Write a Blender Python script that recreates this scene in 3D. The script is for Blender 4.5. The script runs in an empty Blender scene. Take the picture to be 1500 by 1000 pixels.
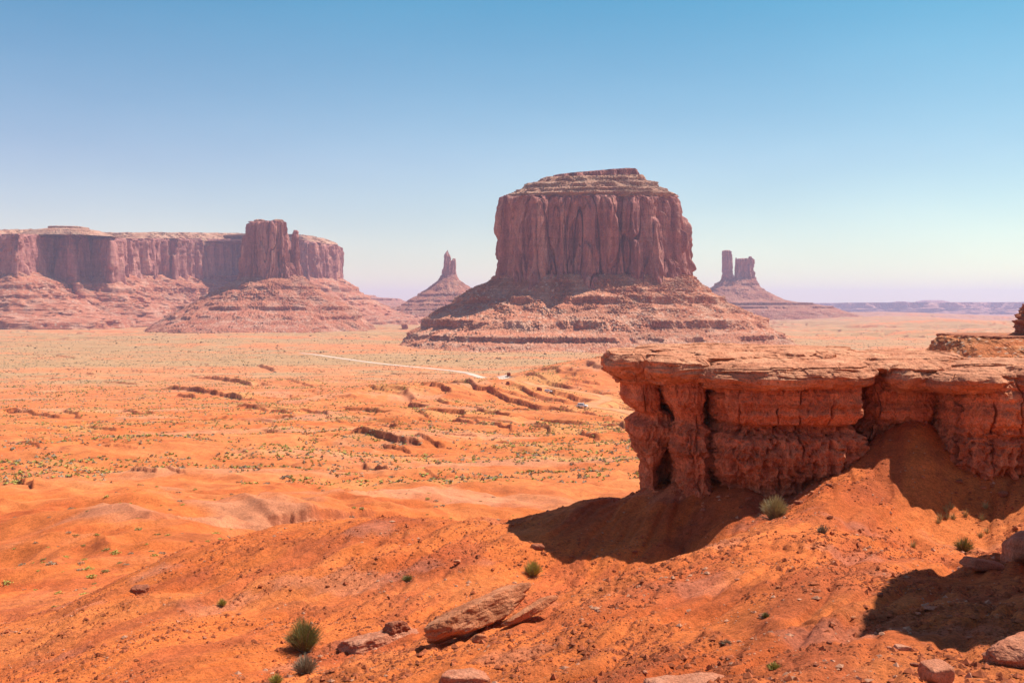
import bpy, math, random
import numpy as np
R = math.radians
scene = bpy.context.scene
COL = scene.collection

# ------------------------------------------------------------------ camera
FPX = 1580.0                      # focal length in photo pixels (1500 wide)
HOR = 448.0                       # horizon row in the photo
cam = bpy.data.cameras.new('camera'); co = bpy.data.objects.new('camera', cam); COL.objects.link(co)
cam.sensor_width = 36; cam.lens = 36 * FPX / 1500
cam.shift_y = -(500 - HOR) / 1500
cam.clip_start = 0.1; cam.clip_end = 80000
co.location = (0, 0, 0); co.rotation_euler = (R(90), 0, 0)
scene.camera = co
# ------------------------------------------------------------------ light
SUN_AZ, SUN_EL = 61.0, 55.0       # azimuth from +Y toward +X
w = bpy.data.worlds.new('World'); scene.world = w; w.use_nodes = True
nt = w.node_tree; nt.nodes.clear()
out = nt.nodes.new('ShaderNodeOutputWorld'); bg = nt.nodes.new('ShaderNodeBackground')
sky = nt.nodes.new('ShaderNodeTexSky'); sky.sky_type = 'NISHITA'; sky.sun_disc = False
sky.sun_elevation = R(SUN_EL); sky.sun_rotation = R(SUN_AZ)
sky.air_density = 1.0; sky.dust_density = 1.2; sky.ozone_density = 2.0; sky.altitude = 1600
bg.inputs['Strength'].default_value = 0.092
tc = nt.nodes.new('ShaderNodeTexCoord'); sp_ = nt.nodes.new('ShaderNodeSeparateXYZ'); nt.links.new(tc.outputs['Generated'], sp_.inputs[0])
el_ = nt.nodes.new('ShaderNodeValToRGB'); nt.links.new(sp_.outputs['Z'], el_.inputs[0])
e_ = el_.color_ramp.elements
while len(e_) < 6: e_.new(0.5)
for k_, (p_, c_) in enumerate([(0.0, (1.34, 1.14, 0.84)), (0.05, (1.28, 1.13, 0.90)), (0.13, (1.06, 1.08, 0.96)), (0.27, (0.44, 0.99, 0.96)), (0.45, (0.6, 0.92, 0.95)), (0.75, (0.95, 1.0, 1.0))]):
    e_[k_].position = p_; e_[k_].color = (*c_, 1)
mx_ = nt.nodes.new('ShaderNodeMix'); mx_.data_type = 'RGBA'; mx_.blend_type = 'MULTIPLY'; mx_.inputs[0].default_value = 1
nt.links.new(sky.outputs[0], mx_.inputs[6]); nt.links.new(el_.outputs[0], mx_.inputs[7])
lr_ = nt.nodes.new('ShaderNodeValToRGB'); mr_ = nt.nodes.new('ShaderNodeMapRange'); mr_.inputs[1].default_value = -0.5; mr_.inputs[2].default_value = 0.5
nt.links.new(sp_.outputs['X'], mr_.inputs[0]); nt.links.new(mr_.outputs[0], lr_.inputs[0])
lr_.color_ramp.elements[0].color = (1.12, 1.0, 1.06, 1); lr_.color_ramp.elements[1].color = (0.88, 1.0, 0.95, 1)
m2_ = nt.nodes.new('ShaderNodeMix'); m2_.data_type = 'RGBA'; m2_.blend_type = 'MULTIPLY'; m2_.inputs[0].default_value = 1
nt.links.new(mx_.outputs[2], m2_.inputs[6]); nt.links.new(lr_.outputs[0], m2_.inputs[7])
nz_ = nt.nodes.new('ShaderNodeTexNoise'); nz_.inputs['Scale'].default_value = 3.0; nz_.inputs['Detail'].default_value = 5
mp_ = nt.nodes.new('ShaderNodeMapping'); mp_.inputs['Scale'].default_value = (1, 1, 3.5); nt.links.new(tc.outputs['Generated'], mp_.inputs[0]); nt.links.new(mp_.outputs[0], nz_.inputs['Vector'])
nr_ = nt.nodes.new('ShaderNodeValToRGB'); nt.links.new(nz_.outputs['Fac'], nr_.inputs[0])
nr_.color_ramp.elements[0].position = 0.35; nr_.color_ramp.elements[0].color = (0.955, 0.965, 0.98, 1); nr_.color_ramp.elements[1].position = 0.65; nr_.color_ramp.elements[1].color = (1.045, 1.03, 1.02, 1)
m3_ = nt.nodes.new('ShaderNodeMix'); m3_.data_type = 'RGBA'; m3_.blend_type = 'MULTIPLY'; m3_.inputs[0].default_value = 1
nt.links.new(m2_.outputs[2], m3_.inputs[6]); nt.links.new(nr_.outputs[0], m3_.inputs[7])
nt.links.new(m3_.outputs[2], bg.inputs['Color']); nt.links.new(bg.outputs[0], out.inputs['Surface'])
sl = bpy.data.lights.new('sun', 'SUN'); so = bpy.data.objects.new('sun', sl); COL.objects.link(so)
sl.energy = 4.9; sl.angle = R(0.53); sl.color = (1.0, 0.94, 0.86)
so.rotation_euler = (R(90 - SUN_EL), 0, R(180 - SUN_AZ)); so.location = (100, 100, 300)
vs = scene.view_settings
vs.view_transform = 'Standard'; vs.look = 'None'; vs.gamma = 1; vs.exposure = 0.46
scene.cycles.volume_bounces = 1

rng = np.random.default_rng(7)
random.seed(7)
# ------------------------------------------------------------------ noise
_P = rng.permutation(4096).astype(np.int32)
_ang = rng.random(4096) * 2 * np.pi
_G2 = np.stack([np.cos(_ang), np.sin(_ang)], 1).astype(np.float32)
_g3 = rng.normal(size=(4096, 3)); _G3 = (_g3 / np.linalg.norm(_g3, axis=1)[:, None]).astype(np.float32)

def _fade(t): return t * t * t * (t * (t * 6 - 15) + 10)

def n2(x, y):
    x = np.asarray(x, np.float64); y = np.asarray(y, np.float64)
    xi = np.floor(x); yi = np.floor(y)
    xf = (x - xi).astype(np.float32); yf = (y - yi).astype(np.float32)
    xi = xi.astype(np.int64) & 4095; yi = yi.astype(np.int64) & 4095
    u = _fade(xf); v = _fade(yf)
    def g(dx, dy):
        h = _P[(_P[(xi + dx) & 4095] + yi + dy) & 4095]
        q = _G2[h]
        return q[..., 0] * (xf - dx) + q[..., 1] * (yf - dy)
    a = g(0, 0); b = g(1, 0); c = g(0, 1); d = g(1, 1)
    return (a + (b - a) * u + ((c + (d - c) * u) - (a + (b - a) * u)) * v) * 1.45

def n3(x, y, z):
    x = np.asarray(x, np.float64); y = np.asarray(y, np.float64); z = np.asarray(z, np.float64)
    xi = np.floor(x); yi = np.floor(y); zi = np.floor(z)
    xf = (x - xi).astype(np.float32); yf = (y - yi).astype(np.float32); zf = (z - zi).astype(np.float32)
    xi = xi.astype(np.int64) & 4095; yi = yi.astype(np.int64) & 4095; zi = zi.astype(np.int64) & 4095
    u = _fade(xf); v = _fade(yf); w_ = _fade(zf)
    def g(dx, dy, dz):
        h = _P[(_P[(_P[(xi + dx) & 4095] + yi + dy) & 4095] + zi + dz) & 4095]
        q = _G3[h]
        return q[..., 0] * (xf - dx) + q[..., 1] * (yf - dy) + q[..., 2] * (zf - dz)
    def pl(dz):
        a = g(0, 0, dz); b = g(1, 0, dz); c = g(0, 1, dz); d = g(1, 1, dz)
        return a + (b - a) * u + ((c + (d - c) * u) - (a + (b - a) * u)) * v
    a = pl(0); b = pl(1)
    return (a + (b - a) * w_) * 1.5

def fbm2(x, y, o=4, g=0.5, l=2.03):
    s = 0; a = 1; t = 0
    for i in range(o):
        s = s + a * n2(x + 17.3 * i, y - 9.1 * i); t += a; a *= g; x = x * l; y = y * l
    return s / t

def fbm3(x, y, z, o=4, g=0.5, l=2.03):
    s = 0; a = 1; t = 0
    for i in range(o):
        s = s + a * n3(x + 17.3 * i, y - 9.1 * i, z + 5.7 * i); t += a; a *= g; x = x * l; y = y * l; z = z * l
    return s / t

def rid3(x, y, z, o=3, g=0.5):
    s = 0; a = 1; t = 0
    for i in range(o):
        s = s + a * (1 - 2 * np.abs(n3(x + 11.3 * i, y - 7.1 * i, z + 3.7 * i))); t += a; a *= g; x = x * 2.1; y = y * 2.1; z = z * 2.1
    return s / t

def sst(a, b, x):
    t = np.clip((x - a) / (b - a), 0, 1); return t * t * (3 - 2 * t)

# ------------------------------------------------------------------ mesh helpers
def mesh_np(name, V, F, mat=None, smooth=True, attr=None):
    V = np.asarray(V, np.float32); F = np.asarray(F, np.int32)
    me = bpy.data.meshes.new(name)
    k = F.shape[1]
    me.vertices.add(len(V)); me.vertices.foreach_set('co', V.ravel())
    me.loops.add(F.size); me.loops.foreach_set('vertex_index', F.ravel())
    me.polygons.add(len(F))
    me.polygons.foreach_set('loop_start', np.arange(0, F.size, k, dtype=np.int32))
    me.polygons.foreach_set('loop_total', np.full(len(F), k, dtype=np.int32))
    me.polygons.foreach_set('use_smooth', np.full(len(F), smooth, dtype=bool))
    if attr is not None:
        a = me.color_attributes.new('albedo', 'FLOAT_COLOR', 'POINT')
        c = np.ones((len(V), 4), np.float32); c[:, :3] = attr
        a.data.foreach_set('color', c.ravel())
    me.update(calc_edges=True)
    if mat: me.materials.append(mat)
    return me

def link(name, me, parent=None, loc=None):
    o = bpy.data.objects.new(name, me); COL.objects.link(o)
    if parent: o.parent = parent
    if loc is not None: o.location = loc
    return o

def tag(o, label=None, cat=None, group=None, kind=None):
    if label: o['label'] = label
    if cat: o['category'] = cat
    if group: o['group'] = group
    if kind: o['kind'] = kind
    return o

def thing(name, label, cat, loc=(0, 0, 0), group=None):
    o = bpy.data.objects.new(name, None); COL.objects.link(o); o.location = loc
    o.empty_display_size = 0.5
    return tag(o, label, cat, group)

def part(name, V, F, mat, root, smooth=True, label=None):
    """mesh given in world coordinates, stored relative to its root"""
    V = np.asarray(V, np.float64) - np.array(root.location)
    o = link(name, mesh_np(name, V, F, mat, smooth), root)
    if label: o['label'] = label
    return o

def grid_faces(nr, nc, wrap=True):
    i = np.arange(nr - 1)[:, None]; j = np.arange(nc if wrap else nc - 1)[None, :]
    a = i * nc + j; b = i * nc + (j + 1) % nc
    return np.stack([a, b, b + nc, a + nc], -1).reshape(-1, 4)

# ------------------------------------------------------------------ materials
def nodes(name):
    m = bpy.data.materials.new(name); m.use_nodes = True
    t = m.node_tree; t.nodes.clear()
    o = t.nodes.new('ShaderNodeOutputMaterial'); b = t.nodes.new('ShaderNodeBsdfPrincipled')
    b.inputs['Roughness'].default_value = 0.95; b.inputs['Specular IOR Level'].default_value = 0.15
    t.links.new(b.outputs[0], o.inputs[0])
    return m, t, b

def mapped(t, scale):
    g = t.nodes.new('ShaderNodeNewGeometry'); mp = t.nodes.new('ShaderNodeMapping')
    mp.inputs['Scale'].default_value = scale
    t.links.new(g.outputs['Position'], mp.inputs[0]); return mp.outputs[0]

def noise(t, scale3, detail=5, rough=0.6, dist=0.0):
    n = t.nodes.new('ShaderNodeTexNoise'); n.inputs['Scale'].default_value = 1.0
    n.inputs['Detail'].default_value = detail; n.inputs['Roughness'].default_value = rough
    n.inputs['Distortion'].default_value = dist
    t.links.new(mapped(t, scale3), n.inputs['Vector']); return n.outputs['Fac']

def ramp(t, fac, stops):
    r = t.nodes.new('ShaderNodeValToRGB'); e = r.color_ramp.elements
    while len(e) < len(stops): e.new(0.5)
    for k, (p, c) in enumerate(stops):
        e[k].position = p; e[k].color = (*c, 1) if not isinstance(c, float) else (c, c, c, 1)
    t.links.new(fac, r.inputs[0]); return r.outputs[0]

def mix(t, a, b, fac, mode='MIX'):
    m = t.nodes.new('ShaderNodeMix'); m.data_type = 'RGBA'; m.blend_type = mode
    for inp, v in ((0, fac), (6, a), (7, b)):
        if isinstance(v, (int, float)): m.inputs[inp].default_value = v
        elif isinstance(v, tuple): m.inputs[inp].default_value = (*v, 1)
        else: t.links.new(v, m.inputs[inp])
    return m.outputs[2]

def bump(t, b, hs):
    prev = None
    for h, st, di in hs:
        n = t.nodes.new('ShaderNodeBump'); n.inputs['Strength'].default_value = st; n.inputs['Distance'].default_value = di
        t.links.new(h, n.inputs['Height'])
        if prev is not None: t.links.new(prev, n.inputs['Normal'])
        prev = n.outputs[0]
    t.links.new(prev, b.inputs['Normal'])

def cliff_mat(name, a, b_, c, L, strata=0.35):
    """L: size of a feature in metres. vertical varnish streaks, horizontal beds"""
    m, t, b = nodes(name)
    st = noise(t, (1 / L, 1 / L, 0.12 / L), 6, 0.65, 0.3)
    col = ramp(t, st, [(0.30, a), (0.5, b_), (0.68, c)])
    be = noise(t, (0.05 / L, 0.05 / L, 2.2 / L), 4, 0.7)
    col = mix(t, col, ramp(t, be, [(0.35, 0.62), (0.5, 1.0), (0.65, 1.18)]), strata, 'MULTIPLY')
    fi = noise(t, (3 / L, 3 / L, 3 / L), 5, 0.75)
    col = mix(t, col, ramp(t, fi, [(0.3, 0.6), (0.5, 1.0), (0.7, 1.3)]), 0.6, 'MULTIPLY')
    f4 = noise(t, (13 / L, 13 / L, 10 / L), 4, 0.8)
    col = mix(t, col, ramp(t, f4, [(0.36, 0.45), (0.48, 1.0), (0.64, 1.3)]), 0.7, 'MULTIPLY')
    t.links.new(col, b.inputs['Base Color'])
    bump(t, b, [(f4, 0.7, L * 0.04), (st, 0.6, L * 0.25), (be, 0.5, L * 0.12), (fi, 0.8, L * 0.12)])
    return m

def talus_mat(name, a, b_, c, L, rub=(0.42, 0.27, 0.17)):
    m, t, b = nodes(name)
    st = noise(t, (0.3 / L, 0.3 / L, 0.3 / L), 5, 0.65, 0.5)
    col = ramp(t, st, [(0.35, a), (0.5, b_), (0.62, c)])
    be = noise(t, (0.03 / L, 0.03 / L, 1.6 / L), 3, 0.6)
    col = mix(t, col, ramp(t, be, [(0.4, 0.7), (0.5, 1.0), (0.6, 1.12)]), 0.6, 'MULTIPLY')
    v = t.nodes.new('ShaderNodeTexVoronoi'); v.inputs['Scale'].default_value = 1
    t.links.new(mapped(t, (1.2 / L,) * 3), v.inputs['Vector'])
    sp = ramp(t, v.outputs['Distance'], [(0.18, 1.0), (0.32, 0.0)])
    pat = noise(t, (0.12 / L,) * 3, 4, 0.6)
    msk = mix(t, sp, ramp(t, pat, [(0.42, 0.0), (0.55, 1.0)]), 1.0, 'MULTIPLY')
    col = mix(t, col, rub, msk)
    fi = noise(t, (2 / L,) * 3, 5, 0.75)
    col = mix(t, col, ramp(t, fi, [(0.3, 0.6), (0.5, 1.0), (0.7, 1.3)]), 0.7, 'MULTIPLY')
    f4 = noise(t, (7 / L,) * 3, 4, 0.8)
    col = mix(t, col, ramp(t, f4, [(0.36, 0.4), (0.48, 1.0), (0.64, 1.35)]), 0.75, 'MULTIPLY')
    t.links.new(col, b.inputs['Base Color'])
    bump(t, b, [(fi, 0.9, L * 0.3), (f4, 0.8, L * 0.1)])
    return m

def ground_mat():
    m, t, b = nodes('desert_soil')
    at = t.nodes.new('ShaderNodeAttribute'); at.attribute_name = 'albedo'
    col = at.outputs['Color']
    # distance-independent speckle at several sizes
    f1 = noise(t, (0.02, 0.05, 0.05), 6, 0.7)
    f2 = noise(t, (0.35, 0.35, 0.35), 6, 0.7)
    f3 = noise(t, (5.0, 5.0, 5.0), 5, 0.75)
    col = mix(t, col, ramp(t, f1, [(0.35, 0.78), (0.5, 1.0), (0.65, 1.22)]), 0.7, 'MULTIPLY')
    col = mix(t, col, ramp(t, f2, [(0.3, 0.7), (0.5, 1.0), (0.7, 1.25)]), 0.6, 'MULTIPLY')
    col = mix(t, col, ramp(t, f3, [(0.32, 0.55), (0.5, 1.0), (0.68, 1.35)]), 0.65, 'MULTIPLY')
    f4 = noise(t, (17.0, 17.0, 17.0), 4, 0.8)
    col = mix(t, col, ramp(t, f4, [(0.35, 0.42), (0.46, 1.0), (0.66, 1.35)]), 0.75, 'MULTIPLY')
    f5 = noise(t, (0.9, 1.3, 1.3), 4, 0.8)
    col = mix(t, col, ramp(t, f5, [(0.34, 0.62), (0.46, 1.0), (0.66, 1.2)]), 0.6, 'MULTIPLY')
    t.links.new(col, b.inputs['Base Color'])
    bump(t, b, [(f2, 0.5, 0.5), (f3, 0.8, 0.10), (f4, 0.9, 0.035)])
    return m

def plain_mat(name, c, rough=0.8, spec=0.2, var=0.25, sc=3.0, metal=0.0):
    m, t, b = nodes(name)
    n = noise(t, (sc,) * 3, 4, 0.6)
    col = mix(t, tuple(c), ramp(t, n, [(0.3, 1 - var), (0.5, 1.0), (0.7, 1 + var)]), 1.0, 'MULTIPLY')
    t.links.new(col, b.inputs['Base Color'])
    b.inputs['Roughness'].default_value = rough; b.inputs['Specular IOR Level'].default_value = spec
    b.inputs['Metallic'].default_value = metal
    return m

# ------------------------------------------------------------------ pixel helpers (photo pixel + distance -> metres)
def W(px, py, Y): return ((px - 750) / FPX * Y, Y, (HOR - py) / FPX * Y)

# ------------------------------------------------------------------ ground function
_br = np.log(np.array([1, 8, 20, 30, 50, 70, 100, 150, 220, 330, 520, 640, 950, 1400, 2000, 3000, 5000, 9000, 14000, 60000.]))
_bz = np.array([-1.7, -4, -7, -8.5, -10, -15, -21.5, -28, -35, -42, -50, -54, -61, -64, -65, -64, -62, -72, -95, -150.])
def base_z(lr): return np.interp(lr, _br, _bz)

CT = [ # px, py, Y   control points of the near slopes
 (1240,705,48),(1200,716,47.2),(1160,738,45.5),(1100,768,43),(960,825,40),(860,853,38),(740,895,35),(600,955,31),(500,1000,28.5),
 (1500,1000,17),(1200,1000,18),(900,1000,21),(700,1000,25),(1200,850,29),(1400,850,31),(1040,880,31),(870,930,28),
 (1400,745,48.6),(1450,755,48.4),(1290,714,49.4),(1290,655,52.0),(1345,618,53.2),(1395,665,52.2),(1500,800,36),(1500,900,24),(1330,758,46.5),
 (800,850,47.5),(860,846,48.5),(1000,806,49.5),(1130,752,50.5),(950,765,52),(700,870,44),
 (1100,715,52),(1240,690,51.5),(1260,690,51),(1450,712,50),(1500,716,49),(1000,700,55),(1600,720,48),
 (600,900,42),(450,950,37),(300,1000,33),(600,800,52),(560,757,60),(480,760,61),(640,756,59),(700,757,58),(765,757,56.5),(850,735,56.5),(945,712,58),
 (400,770,61),(270,800,59),(200,835,56),(130,880,50),(60,930,45),(0,965,42),(-150,1000,38),
 (400,870,46),(250,930,40),(100,990,36),(300,860,49),(450,810,53),
 (150,850,75),(50,900,60),(250,790,95),(100,790,100),(0,800,100),(300,750,130),(100,740,140),(400,740,150),(560,742,160),
 (700,745,170),(850,720,200),(0,700,220),(300,700,220),(600,700,230),(900,690,240),(-100,850,80),(1000,700,230),(1500,640,240),
]
CZ = [ # px, z, Y  hidden ground behind crests
 (560,-20.5,76),(300,-19.5,74),(750,-19.5,76),(900,-19,74),(430,-20,77),(1000,-15,68),(1200,-13,68),(1500,-11,66),(1200,-22,90),(1500,-20,90),
 (180,-17.5,66),(860,-11.6,43),(1000,-10.8,45),(1700,-9,50),(1900,-8,40),(-300,-14,45),
]
_px = np.array([((p - 750) / FPX * Y, Y, (HOR - q) / FPX * Y) for p, q, Y in CT] + [((p - 750) / FPX * Y, Y, z) for p, z, Y in CZ])
def _uv(x, y):
    th = np.arctan2(x, y); r = np.hypot(x, y)
    return np.clip(th, -0.7, 0.7), np.log(np.maximum(r, 9.0)) * 0.45
_cu, _cv = _uv(_px[:, 0], _px[:, 1])
_cr = _px[:, 2] - base_z(np.log(np.hypot(_px[:, 0], _px[:, 1])))
def _tk(d2): return 0.5 * d2 * np.log(d2 + 1e-12)
_n = len(_cu)
_K = _tk((_cu[:, None] - _cu) ** 2 + (_cv[:, None] - _cv) ** 2) + np.eye(_n) * 2e-4
_Pm = np.stack([np.ones(_n), _cu, _cv], 1)
_A = np.block([[_K, _Pm], [_Pm.T, np.zeros((3, 3))]])
_sol = np.linalg.solve(_A, np.concatenate([_cr, np.zeros(3)]))
def tps(x, y):
    u, v = _uv(x, y)
    s = _sol[_n] + _sol[_n + 1] * u + _sol[_n + 2] * v
    for i in range(_n): s = s + _sol[i] * _tk((u - _cu[i]) ** 2 + (v - _cv[i]) ** 2)
    return s

HILLS = [ # px, Y, sx, sy, height
 (960,790,85,55,17),(835,735,45,40,7),(1060,770,80,50,12),(690,640,40,35,7),(760,655,35,30,4),(545,600,30,28,4),(610,610,40,25,4),
 (590,480,30,18,3),(640,360,20,14,3),(560,330,14,10,2.2),(150,300,28,16,3.5),(60,270,25,14,3),(300,280,30,14,2.5),(400,330,30,15,2),
 (1290,4200,260,200,26),(1300,5600,500,200,35),(1430,3300,300,120,22),(1200,3600,300,130,14),(1420,2400,220,90,12),
 (100,1750,500,70,6),(330,1900,350,60,7),(470,2300,350,90,9),
]
ROADS = [
 [(440,517.5),(465,520),(520,528),(560,533),(600,537),(640,541),(690,548),(745,554)],
 [(745,556),(775,562),(805,567),(840,573),(872,578),(888,583),(884,588),(872,591),(865,596),(890,599),(915,603),(940,610),(975,622),(1010,640)],
]
def yof(px, py):
    """distance at which the smooth ground is seen at photo row py"""
    Y = np.exp(np.linspace(math.log(70), math.log(9000), 900))
    X = (px - 750) / FPX * Y
    z = ground_smooth(X, Y)
    s = z - (HOR - py) / FPX * Y
    k = np.where(s[:-1] * s[1:] <= 0)[0]
    k2 = np.where(s > 0)[0]
    i = k2[0] if len(k2) else (k[0] if len(k) else 500)
    return Y[i]

def ground_smooth(x, y):
    r = np.hypot(x, y); lr = np.log(np.maximum(r, 1.0))
    z = base_z(lr)
    shp = np.shape(z); z = np.array(z, float)
    near = r < 560
    if np.any(near):
        f = 1 - sst(math.log(260), math.log(520), lr[near])
        z[near] += tps(x[near], y[near]) * f * sst(1.0, 10.0, r[near])
    far = ~near
    for px, Y, sx, sy, h in HILLS:
        cx = (px - 750) / FPX * Y
        e = ((x - cx) / sx) ** 2 + ((y - Y) / sy) ** 2
        k = e < 14
        if np.any(k): z[k] += h * np.exp(-e[k] * 0.7)
    return z

def road_line(pts):
    P = []
    for px, py in pts:
        Y = yof(px, py); P.append(((px - 750) / FPX * Y, Y))
    P = np.array(P)
    # smooth resample (Catmull-Rom)
    Q = np.vstack([2 * P[0] - P[1], P, 2 * P[-1] - P[-2]]); out = []
    for i in range(1, len(Q) - 2):
        for t in np.linspace(0, 1, 14, endpoint=False):
            a, b, c, d = Q[i - 1], Q[i], Q[i + 1], Q[i + 2]
            out.append(0.5 * (2 * b + (c - a) * t + (2 * a - 5 * b + 4 * c - d) * t * t + (3 * b - a - 3 * c + d) * t ** 3))
    out.append(P[-1]); return np.array(out)
ROADL = [road_line(p) for p in ROADS]
ROADW = [3.6, 3.4]

def road_dist(x, y):
    d = np.full(np.shape(x), 1e9)
    for L in ROADL:
        k = (y > L[:, 1].min() - 60) & (y < L[:, 1].max() + 60) & (x > L[:, 0].min() - 60) & (x < L[:, 0].max() + 60)
        if not np.any(k): continue
        xx, yy = x[k], y[k]; dd = np.full(xx.shape, 1e9)
        S = L[::3]
        for a, b in zip(S[:-1], S[1:]):
            v = b - a; t = np.clip(((xx - a[0]) * v[0] + (yy - a[1]) * v[1]) / (v @ v), 0, 1)
            dd = np.minimum(dd, (xx - a[0] - t * v[0]) ** 2 + (yy - a[1] - t * v[1]) ** 2)
        d[k] = np.minimum(d[k], np.sqrt(dd))
    return d

LED = [ # px0,py0,px1,py1, height in photo px
 (48,521,71,522,2.5),(82,521,112,526,2.5),(293,553,368,565,5),(243,570,366,585,7),(258,580,286,582,5),(377,537,403,544,4),
 (293,534,306,535,3),(11,600,86,610,5),(91,602,116,610,5),(127,548,136,549,3),(347,594,392,601,5),(396,604,430,607,4),(440,603,481,608,4),
 (233,621,246,623,4),(522,635,614,657,10),(606,650,648,658,6),(539,624,582,631,6),(533,682,564,698,9),(769,548,800,555,4),(708,566,787,584,4),
 (661,613,690,621,7),(616,602,629,608,5),(695,619,711,624,5),(720,624,749,632,6),(780,629,808,635,6),(848,638,877,646,7),(871,620,916,628,6),
 (800,586,822,588,4),(787,592,816,597,4),(639,586,657,592,5),(853,559,877,563,4),(693,599,715,603,4),(780,620,801,626,4),(880,575,905,577,3),
 (822,552,850,556,3),(840,562,866,566,3),(480,640,520,636,5),(30,712,45,722,8),(60,700,90,706,5),(110,690,150,694,5),(190,697,230,700,6),(235,697,270,702,5),
 (398,765,470,770,13),(468,770,542,765,13),(560,572,600,575,3),(600,570,640,573,3),(650,574,700,579,3),(480,585,520,583,3),(500,600,545,596,4),
 (150,560,200,563,3),(20,560,60,558,3),(420,560,460,564,3),(180,600,225,606,4),(130,630,170,633,4),(560,655,600,662,5),(820,598,850,604,3),
 (855,606,880,612,4),(380,744,392,741,4),(10,650,60,655,4),(620,700,650,705,4),(650,640,700,646,4),(730,650,770,655,4),(150,655,200,660,4),
]
LEDW = []
for a, b, c, d, h in LED:
    Y0, Y1 = yof(a, b), yof(c, d)
    LEDW.append(((a - 750) / FPX * Y0, Y0, (c - 750) / FPX * Y1, Y1, 1.25 * h / FPX * 0.5 * (Y0 + Y1)))

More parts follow.
